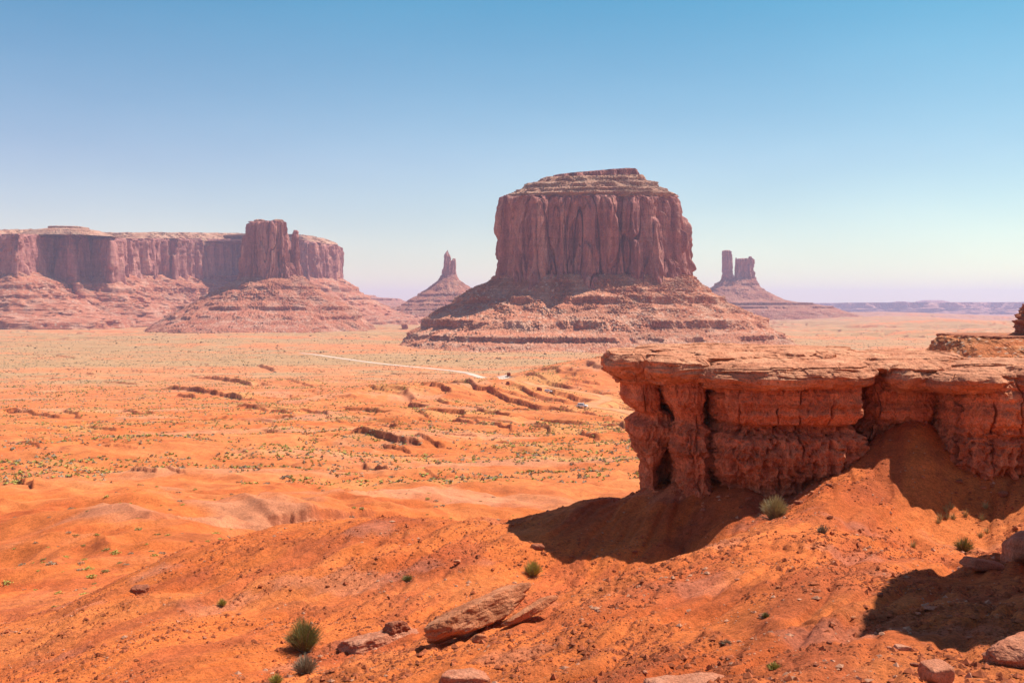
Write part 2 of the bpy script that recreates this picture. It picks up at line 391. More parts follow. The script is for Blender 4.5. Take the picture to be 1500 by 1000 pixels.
def ground_full(x, y, smooth=None):
    """returns z, rockiness"""
    z = ground_smooth(x, y) if smooth is None else smooth
    r = np.hypot(x, y); lr = np.log(np.maximum(r, 1))
    rd = road_dist(x, y)
    rf = sst(5.0, 14.0, rd)
    rock = np.zeros_like(z)
    # near slopes : rills, small humps, clods
    k = r < 110
    if np.any(k):
        X, Y_, rr = x[k], y[k], r[k]
        f = (1 - sst(75, 110, rr)) * sst(2, 12, rr)
        wv = fbm2(X / 5.0, Y_ / 5.0, 3)
        a_ = (X * 0.86 - Y_ * 0.5); b_ = (X * 0.5 + Y_ * 0.86)
        rl = np.abs(n2(a_ / 2.6 + 0.5 * wv, b_ / 11.0)); rl2 = np.abs(n2(a_ / 0.9 + wv, b_ / 6.0 + 5))
        dz = 0.34 * fbm2(X / 7.0 + 3, Y_ / 7.0, 4) - 0.26 * (1 - sst(0, 0.45, rl)) * sst(-0.2, 0.3, n2(X / 9, Y_ / 9 + 4)) - 0.13 * (1 - sst(0, 0.4, rl2)) \
            + 0.07 * fbm2(X / 0.9, Y_ / 0.9, 3)
        cl = fbm2(X / 3.3 + 40, Y_ / 3.3, 3)
        clm = sst(0.12, 0.34, cl)
        dz += clm * (0.22 * np.abs(fbm2(X / 0.45, Y_ / 0.45, 3)) )
        dz += 0.022 * fbm2(X / 0.22, Y_ / 0.22, 2)
        z[k] += dz * f
        rock[k] = clm * f * 0.55
    # middle mounds (badland folds)
    k = (r > 60) & (r < 700)
    if np.any(k):
        X, Y_, rr = x[k], y[k], r[k]
        f = sst(62, 105, rr) * (1 - sst(380, 700, rr))
        wx = fbm2(X / 30, Y_ / 30, 2) * 0.7
        rg = 1 - 2 * np.abs(fbm2(X / 26 + wx, Y_ / 20 - wx, 3))
        nr = 1 + 0.8 * (1 - sst(140, 280, rr))
        dz = 1.8 * nr * fbm2(X / 34, Y_ / 24, 4) + 1.0 * nr * (rg - 0.5) + 0.22 * (1 - 2 * np.abs(n2(X / 5.0 + 2 * wx, Y_ / 9.0))) + 0.12 * fbm2(X / 2, Y_ / 2, 3)
        z[k] += dz * f * rf[k]
    # valley floor swells and ledges
    k = (r > 240)
    if np.any(k):
        X, Y_, rr = x[k], y[k], r[k]
        f = sst(260, 480, rr) * rf[k]
        far = sst(1800, 6000, rr)
        dz = (2.4 + 8 * far) * fbm2(X / (130 + 500 * far), Y_ / (75 + 250 * far), 5) + 0.5 * fbm2(X / 14, Y_ / 14, 3)
        q = fbm2(X / 190 + 0.0011 * Y_, Y_ / 85 + 7, 4) * 5 + 0.35 * n2(X / 22, Y_ / 22) + 0.006 * Y_
        fr = q - np.floor(q)
        msk = sst(0.0, 0.25, n2(X / 160 + 9, Y_ / 60)) * sst(-0.1, 0.15, n2(X / 24 + 5, Y_ / 70)) * (1 - sst(1000, 1300, rr))
        saw = sst(0.96, 1.0, fr) - fr
        dz += 2.3 * saw * msk
        rock[k] = np.maximum(rock[k], sst(0.93, 0.97, fr) * msk * (rr < 1300))
        qf = fbm2(X / 700 + 3, Y_ / 330 + 7, 4) * 4 + 0.2 * n2(X / 60, Y_ / 60)
        ff = qf - np.floor(qf); mf = sst(1900, 2600, rr) * sst(-0.15, 0.2, n2(X / 500 + 4, Y_ / 250))
        dz += 15 * (sst(0.93, 1.0, ff) - ff) * mf
        rock[k] = np.maximum(rock[k], sst(0.90, 0.95, ff) * mf)
        zone = np.exp(-(((X - 20) / 150) ** 2 + ((Y_ - 600) / 210) ** 2) ** 2)
        wz = fbm2(X / 60 + 8, Y_ / 60, 3)
        q = (0.80 * X + 0.45 * Y_) / 24 + 1.0 * wz + 0.12 * n2(X / 9, Y_ / 9); fr = q - np.floor(q)
        mz = zone * sst(-0.2, 0.15, n2(X / 45 + 3, Y_ / 60 + 0.7 * np.floor(q)))
        dz += 3.0 * (sst(0.94, 1.0, fr) - fr) * mz + 3.0 * zone * wz
        rock[k] = np.maximum(rock[k], sst(0.92, 0.95, fr) * mz)
        z[k] += dz * f
    # individual ledges
    for (x0, y0, x1, y1, h) in LEDW:
        vx, vy = x1 - x0, y1 - y0; Ln = math.hypot(vx, vy); vx /= Ln; vy /= Ln
        nx, ny = -vy, vx
        if ny < 0: nx, ny = -nx, -ny
        m = Ln * 0.15 + 5 * h
        k = (x > min(x0, x1) - m) & (x < max(x0, x1) + m) & (y > min(y0, y1) - m) & (y < max(y0, y1) + m + 6 * h)
        if not np.any(k): continue
        X, Y_ = x[k], y[k]
        t = ((X - x0) * vx + (Y_ - y0) * vy) / Ln
        s = (X - x0) * nx + (Y_ - y0) * ny
        s = s + 1.0 * h * fbm2(X / (1.8 * h), Y_ / (9 * h), 4)
        tp = sst(-0.12, 0.12, t) * (1 - sst(0.88, 1.12, t)) * (0.75 + 0.45 * n2(t * Ln / (5 * h), s * 0 + h))
        a = h * sst(-0.12 * h, 0.22 * h, s) * np.exp(-np.clip(s, 0, None) / (5.5 * h)) * tp
        z[k] += a
        rock[k] = np.maximum(rock[k], (s > -0.4 * h) * (s < 0.22 * h) * (tp > 0.25) * 1.0)
    return z, rock, rd

def gz(x, y):
    x = np.atleast_1d(np.asarray(x, float)); y = np.atleast_1d(np.asarray(y, float))
    return ground_full(x, y)[0]

def hit(px, py, y0=12, y1=9000):
    Y = np.exp(np.linspace(math.log(y0), math.log(y1), 5000)); X = (px - 750) / FPX * Y
    s = gz(X, Y) - (HOR - py) / FPX * Y
    k = np.where(s > 0)[0]; i = k[0] if len(k) else -1
    return X[i], Y[i], float(gz(X[i], Y[i])[0])

def build_ground():
    th = np.concatenate([np.arange(-31, 31.001, 0.066), np.array([32, 34, 37, 41, 46, 52, 60, 70, 85, 105, 130, 155, 180, 205, 230, 255, 275, 290, 300, 308, 314, 319, 323, 326, 328])])
    th = np.radians(th); nc = len(th)
    r = [0.6]
    def ratio(v):
        return np.interp(math.log(v), np.log([1, 9, 13, 70, 90, 250, 300, 1150, 1500, 6000, 9000, 60000]),
                         [.12, .03, .0030, .0030, .0042, .0038, .0023, .0023, .006, .008, .03, .12])
    while r[-1] < 21000: r.append(r[-1] * (1 + ratio(r[-1])))
    r = np.array(r); nr = len(r)
    X = (r[:, None] * np.sin(th)[None]).ravel(); Y = (r[:, None] * np.cos(th)[None]).ravel()
    z = np.empty_like(X); rock = np.empty_like(X); rd = np.empty_like(X); zs = np.empty_like(X)
    step = nc * 200
    for i in range(0, len(X), step):
        s = slice(i, i + step)
        zs[s] = ground_smooth(X[s], Y[s])
        z[s], rock[s], rd[s] = ground_full(X[s], Y[s], zs[s].copy())
    # colours
    rr = np.hypot(X, Y)
    def C(*c): return np.array(c, np.float32)[None]
    orange, deep, pink, scrub, brown, pale = C(.60,.150,.036), C(.47,.098,.024), C(.56,.23,.12), C(.34,.26,.13), C(.30,.075,.032), C(.70,.40,.22)
    na = fbm2(X / 60 + 0.3 * n2(X / 9, Y / 9), Y / 40, 5)[:, None]
    nb = fbm2(X / 9 + 20, Y / 6, 4)[:, None]
    nl = fbm2(X / 420 + 3, Y / 160 + 5, 4)[:, None]
    col = orange + (deep - orange) * sst(-0.1, 0.35, nb)
    col = col + (C(.63,.20,.06) - col) * sst(-0.1, 0.4, fbm2(X / 16 + 50, Y / 10, 4))[:, None] * 0.4
    col = col + (C(.40,.085,.03) - col) * (sst(0.0, 0.3, fbm2((X * .86 - Y * .5) / 3.0 + 9, (X * .5 + Y * .86) / 9.0, 4)) * (1 - sst(70, 110, rr)))[:, None] * 0.65
    col = col + (C(.44,.20,.14) - col) * (sst(0.22, 0.4, fbm2(X / 5 + 31, Y / 5, 4)) * (1 - sst(60, 90, rr)))[:, None] * 0.28
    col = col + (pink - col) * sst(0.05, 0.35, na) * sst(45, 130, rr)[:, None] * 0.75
    # plains get paler, dustier and greener with distance
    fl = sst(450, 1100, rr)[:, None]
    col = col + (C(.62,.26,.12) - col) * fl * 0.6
    g = sst(-0.25, 0.3, nl + 0.7 * na + 0.25 * nb + 0.34 * sst(500, 1500, rr)[:, None] - 0.14) * sst(420, 1100, rr)[:, None]
    hillm = np.zeros(len(X))
    for px, Yh, sx, sy, h in HILLS[:8]:
        cx = (px - 750) / FPX * Yh
        hillm = np.maximum(hillm, np.exp(-0.35 * (((X - cx) / sx) ** 2 + ((Y - Yh) / sy) ** 2)))
    g = g * (1 - np.clip(hillm[:, None] * 1.6, 0, 1))
    col = col + (scrub - col) * g * 0.62
    g2 = sst(0.1, 0.35, fbm2(X / 45 + 77, Y / 26, 4))[:, None] * (sst(150, 260, rr) * (1 - sst(700, 1000, rr)))[:, None]
    col = col + (C(.52,.27,.09) - col) * g2 * 0.55
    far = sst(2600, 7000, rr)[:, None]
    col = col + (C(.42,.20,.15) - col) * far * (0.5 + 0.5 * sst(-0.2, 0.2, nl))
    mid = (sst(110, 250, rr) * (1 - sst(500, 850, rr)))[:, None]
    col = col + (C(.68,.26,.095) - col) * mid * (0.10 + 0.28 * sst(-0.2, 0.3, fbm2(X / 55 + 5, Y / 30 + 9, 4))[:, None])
    bare = (1 - sst(4, 22, rd))[:, None]
    col = col + (C(.66,.26,.09) - col) * bare * 0.7 * (rr < 900)[:, None]
    col = col + (brown - col) * np.clip(rock, 0, 1)[:, None] * 0.6
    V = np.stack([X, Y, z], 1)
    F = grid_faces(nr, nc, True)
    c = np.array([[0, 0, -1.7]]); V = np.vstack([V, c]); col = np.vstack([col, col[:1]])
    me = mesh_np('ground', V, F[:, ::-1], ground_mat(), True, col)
    o = link('ground', me); tag(o, kind='structure')
    return o
build_ground()

# pale dirt roads, draped 12 cm above the bare bed
mroad = plain_mat('road_dust', (0.67, 0.48, 0.37), 0.95, 0.1, 0.35, 0.08)
mroad2 = plain_mat('road_sand', (0.60, 0.27, 0.12), 0.95, 0.1, 0.25, 0.15)
for L, wd, mt, nm in zip(ROADL, ROADW, (mroad, mroad2), ('dirt_road', 'dirt_road')):
    d = np.gradient(L, axis=0); d /= np.linalg.norm(d, axis=1)[:, None]
    n_ = np.stack([-d[:, 1], d[:, 0]], 1)
    # resample finely
    tt = np.linspace(0, len(L) - 1, len(L) * 8); ii = np.arange(len(L))
    c = np.stack([np.interp(tt, ii, L[:, 0]), np.interp(tt, ii, L[:, 1])], 1)
    nn = np.stack([np.interp(tt, ii, n_[:, 0]), np.interp(tt, ii, n_[:, 1])], 1)
    of = np.linspace(-1, 1, 9); wj = 1 + 0.35 * fbm2(tt * 0.25, tt * 0, 3)
    X = c[:, 0:1] + nn[:, 0:1] * of * wd * wj[:, None]; Y = c[:, 1:2] + nn[:, 1:2] * of * wd * wj[:, None]
    z = gz(X.ravel(), Y.ravel()) + 0.16
    V = np.stack([X.ravel(), Y.ravel(), z], 1)
    tag(link(nm, mesh_np(nm, V, grid_faces(len(tt), 9, False), mt)), kind='structure')

# ------------------------------------------------------------------ rock bodies
def warp_bands(h, bands, mask):
    """ledges: flatten the radius profile over each band, so that it rises as a wall"""
    for hb, t, wd in bands:
        m = mask(hb) if mask else 1.0
        d = h - hb
        off = np.where(np.abs(d) < t, -d, -np.sign(d) * t * np.exp(-(np.abs(d) - t) / wd))
        h = h + off * m
    return h

def loft(rows, M=900, K=120, n=3.0, front=0.7, bands=(), disp=None, topz=None, tilt=(0, 0), seed=0, bandnoise=0.0, warp=None, lumps=None, skirt=0, capn=12):
    """rows: list of (z, xl, xr, yf, yb) from top to bottom. Returns V,F of a closed body (top is capped)."""
    rows = [tuple(q) for q in rows]
    if skirt: q = rows[-1]; rows.append((q[0] - skirt, q[1] - 4, q[2] + 4, q[3] - 4, q[4] + 4))
    rows = np.array(rows, float); zz = rows[:, 0]
    dens = np.concatenate([[0], np.cumsum(np.hypot(np.diff(zz), np.diff(rows[:, 2] - rows[:, 1]) * 0.35))])
    q = np.linspace(0, dens[-1], K); zr = np.interp(q, dens, zz)
    nf = int(M * front)
    t = np.concatenate([np.linspace(math.pi, 2 * math.pi, nf, endpoint=False), np.linspace(0, math.pi, M - nf, endpoint=False)])
    T = t[None, :]; Z = np.repeat(zr[:, None], M, 1)
    c, s = np.cos(T), np.sin(T)
    cn = n if np.isscalar(n) else n
    rad = (np.abs(c) ** cn + np.abs(s) ** cn) ** (-1 / cn)
    if lumps is not None: rad = rad * (1 + lumps * n3(c * 1.7 + seed, s * 1.7, Z * 0 + seed * 3.1) + lumps * 0.5 * n3(c * 4.1 + seed, s * 4.1, Z * 0 + seed))
    H = Z
    if len(bands):
        ax = np.cos(T) * 3 + seed; ay = np.sin(T) * 3
        def mask(hb): return sst(-0.35, 0.1, n3(ax * 1.5, ay * 1.5, hb * 0.05 + 0 * ax) + 0.25 * n3(ax * 9, ay * 9, hb * 0.1 + 0 * ax)) * bandnoise + (1 - bandnoise)
        H = warp_bands(Z, bands, mask)
    zo = zz[::-1]
    f = lambda j: np.interp(H, zo, rows[::-1, j])
    xl, xr, yf, yb = f(1), f(2), f(3), f(4)
    cx, cy, w_, d_ = (xl + xr) / 2, (yf + yb) / 2, (xr - xl) / 2, (yb - yf) / 2
    X = cx + w_ * rad * c; Y = cy + d_ * rad * s
    # outward normal (horizontal)
    nx = np.sign(c) * np.abs(c * rad) ** (cn - 1) / np.maximum(w_, 1e-6); ny = np.sign(s) * np.abs(s * rad) ** (cn - 1) / np.maximum(d_, 1e-6)
    l = np.hypot(nx, ny) + 1e-9; nx /= l; ny /= l
    if disp is not None:
        D, DZ = disp(X, Y, Z)
        lim = np.minimum(w_, d_) * 0.6
        D = np.clip(D, -lim, None)
        X = X + nx * D; Y = Y + ny * D; Z = Z + DZ
    cx0 = cx.mean(); cy0 = cy.mean()
    hf = (np.clip((H - zz.min()) / (zz.max() - zz.min()), 0, 1))
    Z = Z + hf * (tilt[0] * (X - cx0) + tilt[1] * (Y - cy0))
    V = np.stack([X, Y, Z], -1).reshape(-1, 3)
    F = grid_faces(K, M, True)
    # cap: shrink rings toward the centre with noise so the top is not flat
    V = [V]; base = 0; prev = None
    top0 = np.stack([X[0], Y[0], Z[0] - (DZ[0] if disp is not None else 0)], -1); cen = top0.mean(0)
    ks = np.linspace(0, 1, capn)[1:]
    off = K * M; FF = [F]; last = 0
    for a in ks:
        rg = top0 + (cen - top0) * min(a, 0.999)
        if disp is not None:
            _, dz = disp(rg[:, 0], rg[:, 1], np.full(len(rg), cen[2])); rg[:, 2] += dz
        V.append(rg)
        j = np.arange(M); b = (j + 1) % M
        FF.append(np.stack([last + b, last + j, off + j, off + b], -1))
        last = off; off += M
    return np.vstack(V), np.vstack([FF[0][:, ::-1] * 1, *[g[:, ::-1] * 1 for g in FF[1:]]]) if False else (np.vstack([FF[0], *[g for g in FF[1:]]]))

def rows_px(rs, Y, yf=None, yb=None):
    """rs: (py, pxL, pxR, front depth, back depth) at distance Y"""
    k = Y / FPX
    return [((HOR - py) * k, (a - 750) * k, (b - 750) * k, Y - f, Y + g) for py, a, b, f, g in rs]

def cliff_disp(L, amp, seed=0, strata=0.0, zf=0.10, top=None):
    def f(X, Y, Z):
        x, y, z = X / L + seed, Y / L, Z / L * zf
        wx = 0.25 * n3(X / L * 2 + seed, Y / L * 2, Z / L * 0.5)
        d = amp * (1.5 * fbm3(x, y, z, 2) + 0.9 * rid3(x * 1.9 + 3 + wx, y * 1.9, z * 1.5, 2))
        # broken facets : stepped noise gives flat panels with sharp edges
        q = 2.2 * n3(x * 2.6 + 9 + wx, y * 2.6, z * 3.0)
        d += amp * 0.6 * (np.floor(q) + sst(0.86, 1.0, q - np.floor(q)))
        # joints
        c = np.abs(n3(x * 3.1 + 5 + wx, y * 3.1, z * 1.2)); d -= amp * 0.9 * (1 - sst(0.0, 0.055, c))
        c2 = np.abs(n3(x * 8.3 + 2 + 2 * wx, y * 8.3, z * 3.0 + 4)); d -= amp * 0.32 * (1 - sst(0.0, 0.07, c2)) * sst(-0.3, 0.2, n3(x * 3, y * 3, z * 6 + 2))
        d += amp * 0.30 * fbm3(X / L * 9, Y / L * 9, Z / L * 2.5, 3)
        d -= amp * 0.35
        if strata: d += strata * (fbm3(X / L * 0.2, Y / L * 0.2, Z / L * 5, 3))
        dz = 0.05 * amp * fbm3(X / L * 3, Y / L * 3, Z / L * 3, 2)
        return d, dz
    return f

def talus_disp(L, amp, seed=0, rub=1.0, gz_=None):
    def f(X, Y, Z):
        d = amp * (1 - 2 * np.abs(fbm3(X / L + seed, Y / L, Z / L * 0.15, 3))) - amp * 0.6
        m = sst(-0.25, 0.2, n3(X / L * 1.3 + 4, Y / L * 1.3, Z / L * 0.5))
        b = rid3(X / L * 6, Y / L * 6, Z / L * 6, 2); b2 = rid3(X / L * 15 + 3, Y / L * 15, Z / L * 15, 2)
        d += rub * (1.0 * np.clip(b - 0.1, 0, 1) ** 1.3 * (0.25 + m) + 0.9 * np.clip(b2, 0, 1) * (0.3 + m)) + rub * 0.5 * fbm3(X / L * 20, Y / L * 20, Z / L * 20, 2)
        dz = rub * 0.5 * fbm3(X / L * 13, Y / L * 13, Z / L * 13, 2) + rub * 0.22 * np.clip(b - 0.1, 0, 1) * (0.2 + m) + rub * 0.22 * np.clip(b2, 0, 1) * m
        return d, dz
    return f

M_CLIFF = cliff_mat('varnished_sandstone', (.25,.088,.075), (.39,.15,.115), (.60,.29,.21), 24, 0.4)
M_TALUS = talus_mat('talus_shale', (.54,.185,.095), (.60,.235,.125), (.62,.32,.20), 10, (.72,.47,.33))
M_TALUS_M = talus_mat('mesa_shale', (.44,.14,.075), (.50,.18,.095), (.54,.26,.165), 14, (.60,.37,.26))
M_CAP = talus_mat('cap_shale', (.40,.18,.11), (.50,.26,.16), (.56,.34,.22), 8, (.30,.12,.08))
M_CLIFF_F = cliff_mat('far_sandstone', (.30,.11,.09), (.46,.19,.14), (.62,.31,.23), 60, 0.5)
M_TALUS_F = talus_mat('far_shale', (.36,.12,.07), (.43,.17,.10), (.46,.21,.13), 22, (.52,.32,.24))

# ---- the large butte
Y = 1900
b1 = thing('butte', 'broad flat-topped red sandstone butte standing tallest in the centre right', 'butte', (145, 1900, -65))
V, F = loft(rows_px([(286,744,982,98,98),(290,739,990,104,104),(300,737,993,108,108),(340,734,997,112,112),(380,730,1002,116,116),(400,728,1006,119,119),(428,725,1012,124,124)], Y),
            M=2000, K=150, n=2.8, disp=cliff_disp(62, 17, 3, 1.4), tilt=(0.0, 0.10), seed=3, lumps=0.05)
part('cliff', V, F, M_CLIFF, b1)
V, F = loft(rows_px([(258,806,938,34,36),(266,790,946,48,48),(272,772,958,62,64),(277,766,965,74,74),(282,752,978,86,86),(287,742,989,92,92),(296,750,980,84,84)], Y),
            M=1300, K=90, n=2.5, bands=[(211,3.4,4),(201,2.6,3),(222,2.2,3)], bandnoise=0.75, disp=talus_disp(34, 7, 8, 2.6), tilt=(0.02, 0.12), seed=4, lumps=0.06)
part('upper_slope', V, F, M_CAP, b1)
V, F = loft(rows_px([(250.5,816,926,18,26),(252,809,934,24,32),(257,808,937,26,34),(262,806,938,28,38),(268,800,940,30,40)], Y),
            M=900, K=36, n=2.6, disp=cliff_disp(26, 5, 5, 1.4), tilt=(0.085, 0.05), seed=5, lumps=0.08)
part('caprock', V, F, M_CLIFF, b1)
tal = rows_px([(405,728,1008,110,110),(412,722,1016,124,120),(425,690,1034,140,150),(440,668,1056,172,180),(458,640,1088,215,220),(470,622,1110,262,250),(480,612,1118,290,270),
               (490,603,1127,340,300),(500,593,1136,410,340),(508,580,1146,480,380)], Y)
V, F = loft(tal, M=2300, K=170, n=2.3, bands=[(9,5.5,6),(24,1.6,5),(-29,6.0,6),(-50,4.0,6)], bandnoise=0.85, disp=talus_disp(42, 9, 2, 3.8), seed=11, lumps=0.035, skirt=25)
part('talus_slope', V, F, M_TALUS, b1)

# ---- the smaller butte in front of the mesa
Y = 3000
b2 = thing('butte', 'squat square-topped butte with a slim pinnacle at its right, in front of the long mesa', 'butte', (-665, 3000, -62))
V, F = loft(rows_px([(325,369,419,42,45),(327,366,422,48,50),(345,363,424,50,55),(385,360,428,54,60),(400,356,434,58,64),(420,350,442,62,70)], Y),
            M=900, K=110, n=3.0, disp=cliff_disp(46, 12, 21, 1.2), seed=21, lumps=0.08)
part('cliff', V, F, M_CLIFF, b2)
for a, b in ((373, 389), (399, 415)):
    V, F = loft(rows_px([(321.5,a+4,b-4,12,12),(323,a,b,18,18),(324,a+1,b-1,16,16),(327,a-3,b+3,26,26)], Y), M=200, K=20, n=2.6, disp=cliff_disp(16, 3, a, 1), seed=a)
    part('caprock', V, F, M_CAP, b2)
V, F = loft(rows_px([(337,430.5,434.5,5,5),(340,430,435.5,8,8),(342,429.5,435,7,7),(350,429,436.5,9,9),(375,428,438,13,13),(398,426,441,18,18),(418,424,446,24,24)], Y), M=260, K=100, n=2.6, disp=cliff_disp(14, 3.2, 31, 1), seed=31)
part('pinnacle', V, F, M_CLIFF, b2)
V, F = loft(rows_px([(366,422,428,10,10),(380,421,431,14,14),(418,418,436,20,20)], Y), M=200, K=60, n=2.6, disp=cliff_disp(14, 4, 35, 1), seed=35)
part('pinnacle', V, F, M_CLIFF, b2)
V, F = loft(rows_px([(405,358,438,50,60),(412,350,446,80,80),(421,334,458,110,110),(440,300,491,180,160),(452,280,516,230,200),(463,266,526,290,220),(472,256,536,350,240),(482,247,545,420,260)], Y),
            M=1500, K=120, n=2.3, bands=[(48,3.0,8),(-7,4.5,8),(-31,5.0,9),(20,2,8)], bandnoise=0.85, disp=talus_disp(55, 11, 24, 4.6), seed=24, lumps=0.04, skirt=25)
part('talus_slope', V, F, M_TALUS_M, b2)

# ---- long mesa behind
def wall_loft(P, levels, spacing, disp, zkey=None, smooth_n=9):
    """P: closed plan polygon rows (x,y,ztop,zbase); levels: list of (t, outset) with t=1 top .. 0 base (may go beyond)"""
    P = np.array(P, float); Q = np.vstack([P, P[:1]])
    s = np.concatenate([[0], np.cumsum(np.hypot(np.diff(Q[:, 0]), np.diff(Q[:, 1])))])
    M = int(s[-1] / spacing); tt = np.linspace(0, s[-1], M, endpoint=False)
    c = [np.interp(tt, s, Q[:, j]) for j in range(4)]
    def sm(a, k):
        ker = np.hanning(k + 2)[1:-1]; ker /= ker.sum()
        return np.convolve(np.concatenate([a[-k:], a, a[:k]]), ker, 'same')[k:-k]
    for j in range(4): c[j] = sm(c[j], smooth_n)
    x, y, zt, zb = c
    dx = np.roll(x, -3) - np.roll(x, 3); dy = np.roll(y, -3) - np.roll(y, 3)
    area = 0.5 * np.sum(x * np.roll(y, -1) - np.roll(x, -1) * y)
    nx, ny = (dy, -dx) if area > 0 else (-dy, dx)
    nx, ny = sm(nx, smooth_n * 2 + 1), sm(ny, smooth_n * 2 + 1)
    l = np.hypot(nx, ny) + 1e-9; nx /= l; ny /= l
    K = int(levels[0][2]) if len(levels[0]) > 2 else 120
    lv = np.array([q[:2] for q in levels], float)
    q = np.concatenate([[0], np.cumsum(np.hypot(np.diff(lv[:, 0]) * (zt.mean() - zb.mean()), np.diff(lv[:, 1]) * 0.4))])
    qq = np.linspace(0, q[-1], K); T = np.interp(qq, q, lv[:, 0]); O = np.interp(qq, q, lv[:, 1])
    Z = zb[None] + (zt - zb)[None] * T[:, None]
    X = x[None] + nx[None] * O[:, None]; Y = y[None] + ny[None] * O[:, None]
    D, DZ = disp(X, Y, Z)
    X = X + nx[None] * D; Y = Y + ny[None] * D; Z = Z + DZ
    V = np.stack([X, Y, Z], -1).reshape(-1, 3); F = grid_faces(K, M, True)
    cen = V[:M].mean(0); V2 = V[:M] * 0.03 + cen * 0.97
    j = np.arange(M); b = (j + 1) % M
    F2 = np.stack([b, j, K * M + j, K * M + b], -1)
    V = np.vstack([V, V2]); F = np.vstack([F, F2])
    return V, (F if area > 0 else F[:, ::-1])

def PP(l): return [((px - 750) / FPX * Yy, Yy, (HOR - pt) / FPX * Yy, (HOR - pb) / FPX * Yy) for px, Yy, pt, pb in l]
mesa_plan = PP([(-420,2900,325,402),(-120,3150,340,404),(-30,3260,342,405),(28,3200,342,405),(50,3340,343,405),(71,3500,344,405),(84,3500,344,405),(102,3430,343,405),(112,3540,344,405),
                (119,3520,344,406),(126,3610,345,406),(145,3560,347,408),(162,3480,349,412),(168,3540,349,410),(176,3620,349,409),(250,3860,349,411),(262,3850,349,411),(272,3940,349,411),
                (360,4200,350,412),(420,3960,350,411),(450,3900,352,411),(478,3980,356,411),(493,4080,358,411),(492,4400,362,412),(420,5100,370,415),(0,5400,375,416),(-500,4800,360,414)])
mesa = thing('mesa', 'long flat-topped sandstone mesa filling the left skyline behind the square-topped butte', 'mesa', (-1400, 3900, -60))
V, F = wall_loft(mesa_plan, [(1.0, -12, 120), (0.965, -8), (0.95, -2), (0.90, 0), (0.5, 5), (0.05, 9), (-0.15, 12)], 3.6, cliff_disp(70, 16, 50, 1.5), smooth_n=7)
part('cliff', V, F, M_CLIFF, mesa)
mesa_up = [((px - 750) / FPX * Yy, Yy, (HOR - pt) / FPX * Yy, (HOR - 352) / FPX * Yq) for px, Yy, pt, Yq in
    [(-420,3050,325,3000),(-120,3300,330,3200),(0,3420,337,3350),(40,3560,336,3450),(90,3700,337,3580),(150,3760,341,3640),(230,3900,340.5,3800),(300,4080,341,3980),(358,4290,342,4180),(420,4120,343,3990),(450,4060,344,3960),(474,4190,349,4020),(474,4420,352,4200),(415,5000,365,4600),(0,5300,370,4800),(-500,4700,350,4400)]]
V, F = wall_loft(mesa_up, [(1.0, -22, 40), (0.93, -8), (0.86, -6), (0.5, 14), (0.42, 16), (0.1, 34), (-0.3, 44), (-0.5, 46)], 4.0, talus_disp(45, 7, 52, 6.0), smooth_n=25)
part('upper_slope', V, F, M_CAP, mesa)
V, F = loft(rows_px([(332,78,112,24,80),(334,70,122,40,90),(338,45,140,62,120),(346,20,160,80,160)], 3460), M=500, K=30, n=2.4, bands=[(250,3,5)], disp=talus_disp(60, 6, 57, 2.4), seed=57)
part('summit_knoll', V, F, M_CAP, mesa)
def mesa_tal(X, Y, Z):
    return talus_disp(80, 30, 60, 6.0)(X, Y, Z)
V, F = wall_loft(mesa_plan, [(0.12, -10, 130), (0.02, 14), (-0.17, 60), (-0.20, 66), (-0.29, 69), (-0.45, 110), (-0.52, 114), (-0.56, 135), (-0.75, 190), (-0.8, 194), (-0.95, 260), (-1.05, 330), (-1.3, 345)], 4.5, mesa_tal, smooth_n=60)
part('talus_slope', V, F, M_TALUS_M, mesa)

# ---- slender spire butte
Y = 4500
b3 = thing('butte', 'small far spire butte with a thin twin-pointed tower, left of the broad central butte', 'butte', (-270, 4500, -62))
V, F = loft(rows_px([(366.5,654.5,656.5,3,3),(369,653.5,657.5,6,6),(376,652.5,660.5,12,12),(388,652,662,18,18),(396,649.5,664,22,24),(404,648,667,30,30),(416,646,669,36,36)], Y), M=420, K=110, n=2.5, disp=cliff_disp(24, 6, 71, 1.5), seed=71)
part('spire', V, F, M_CLIFF_F, b3)
V, F = loft(rows_px([(378.5,664,666.5,5,5),(382,662.5,667,10,10),(395,661,667.5,14,14),(412,659,670,20,20)], Y), M=220, K=60, n=2.5, disp=cliff_disp(20, 4, 73, 1), seed=73)
part('spire', V, F, M_CLIFF_F, b3)
V, F = loft(rows_px([(403,650,667,26,26),(410,645,671,50,50),(425,627,692,110,110),(434,612,706,150,150),(443,598,718,200,180),(452,580,735,260,220),(462,560,752,330,260),(470,540,775,400,300)], Y),
            M=1000, K=110, n=2.2, bands=[(45,4,8),(20,4,9),(5,3,8),(-15,3,9)], bandnoise=0.8, disp=talus_disp(70, 12, 75, 4), seed=75, lumps=0.07, skirt=25)
part('talus_slope', V, F, M_TALUS_F, b3)

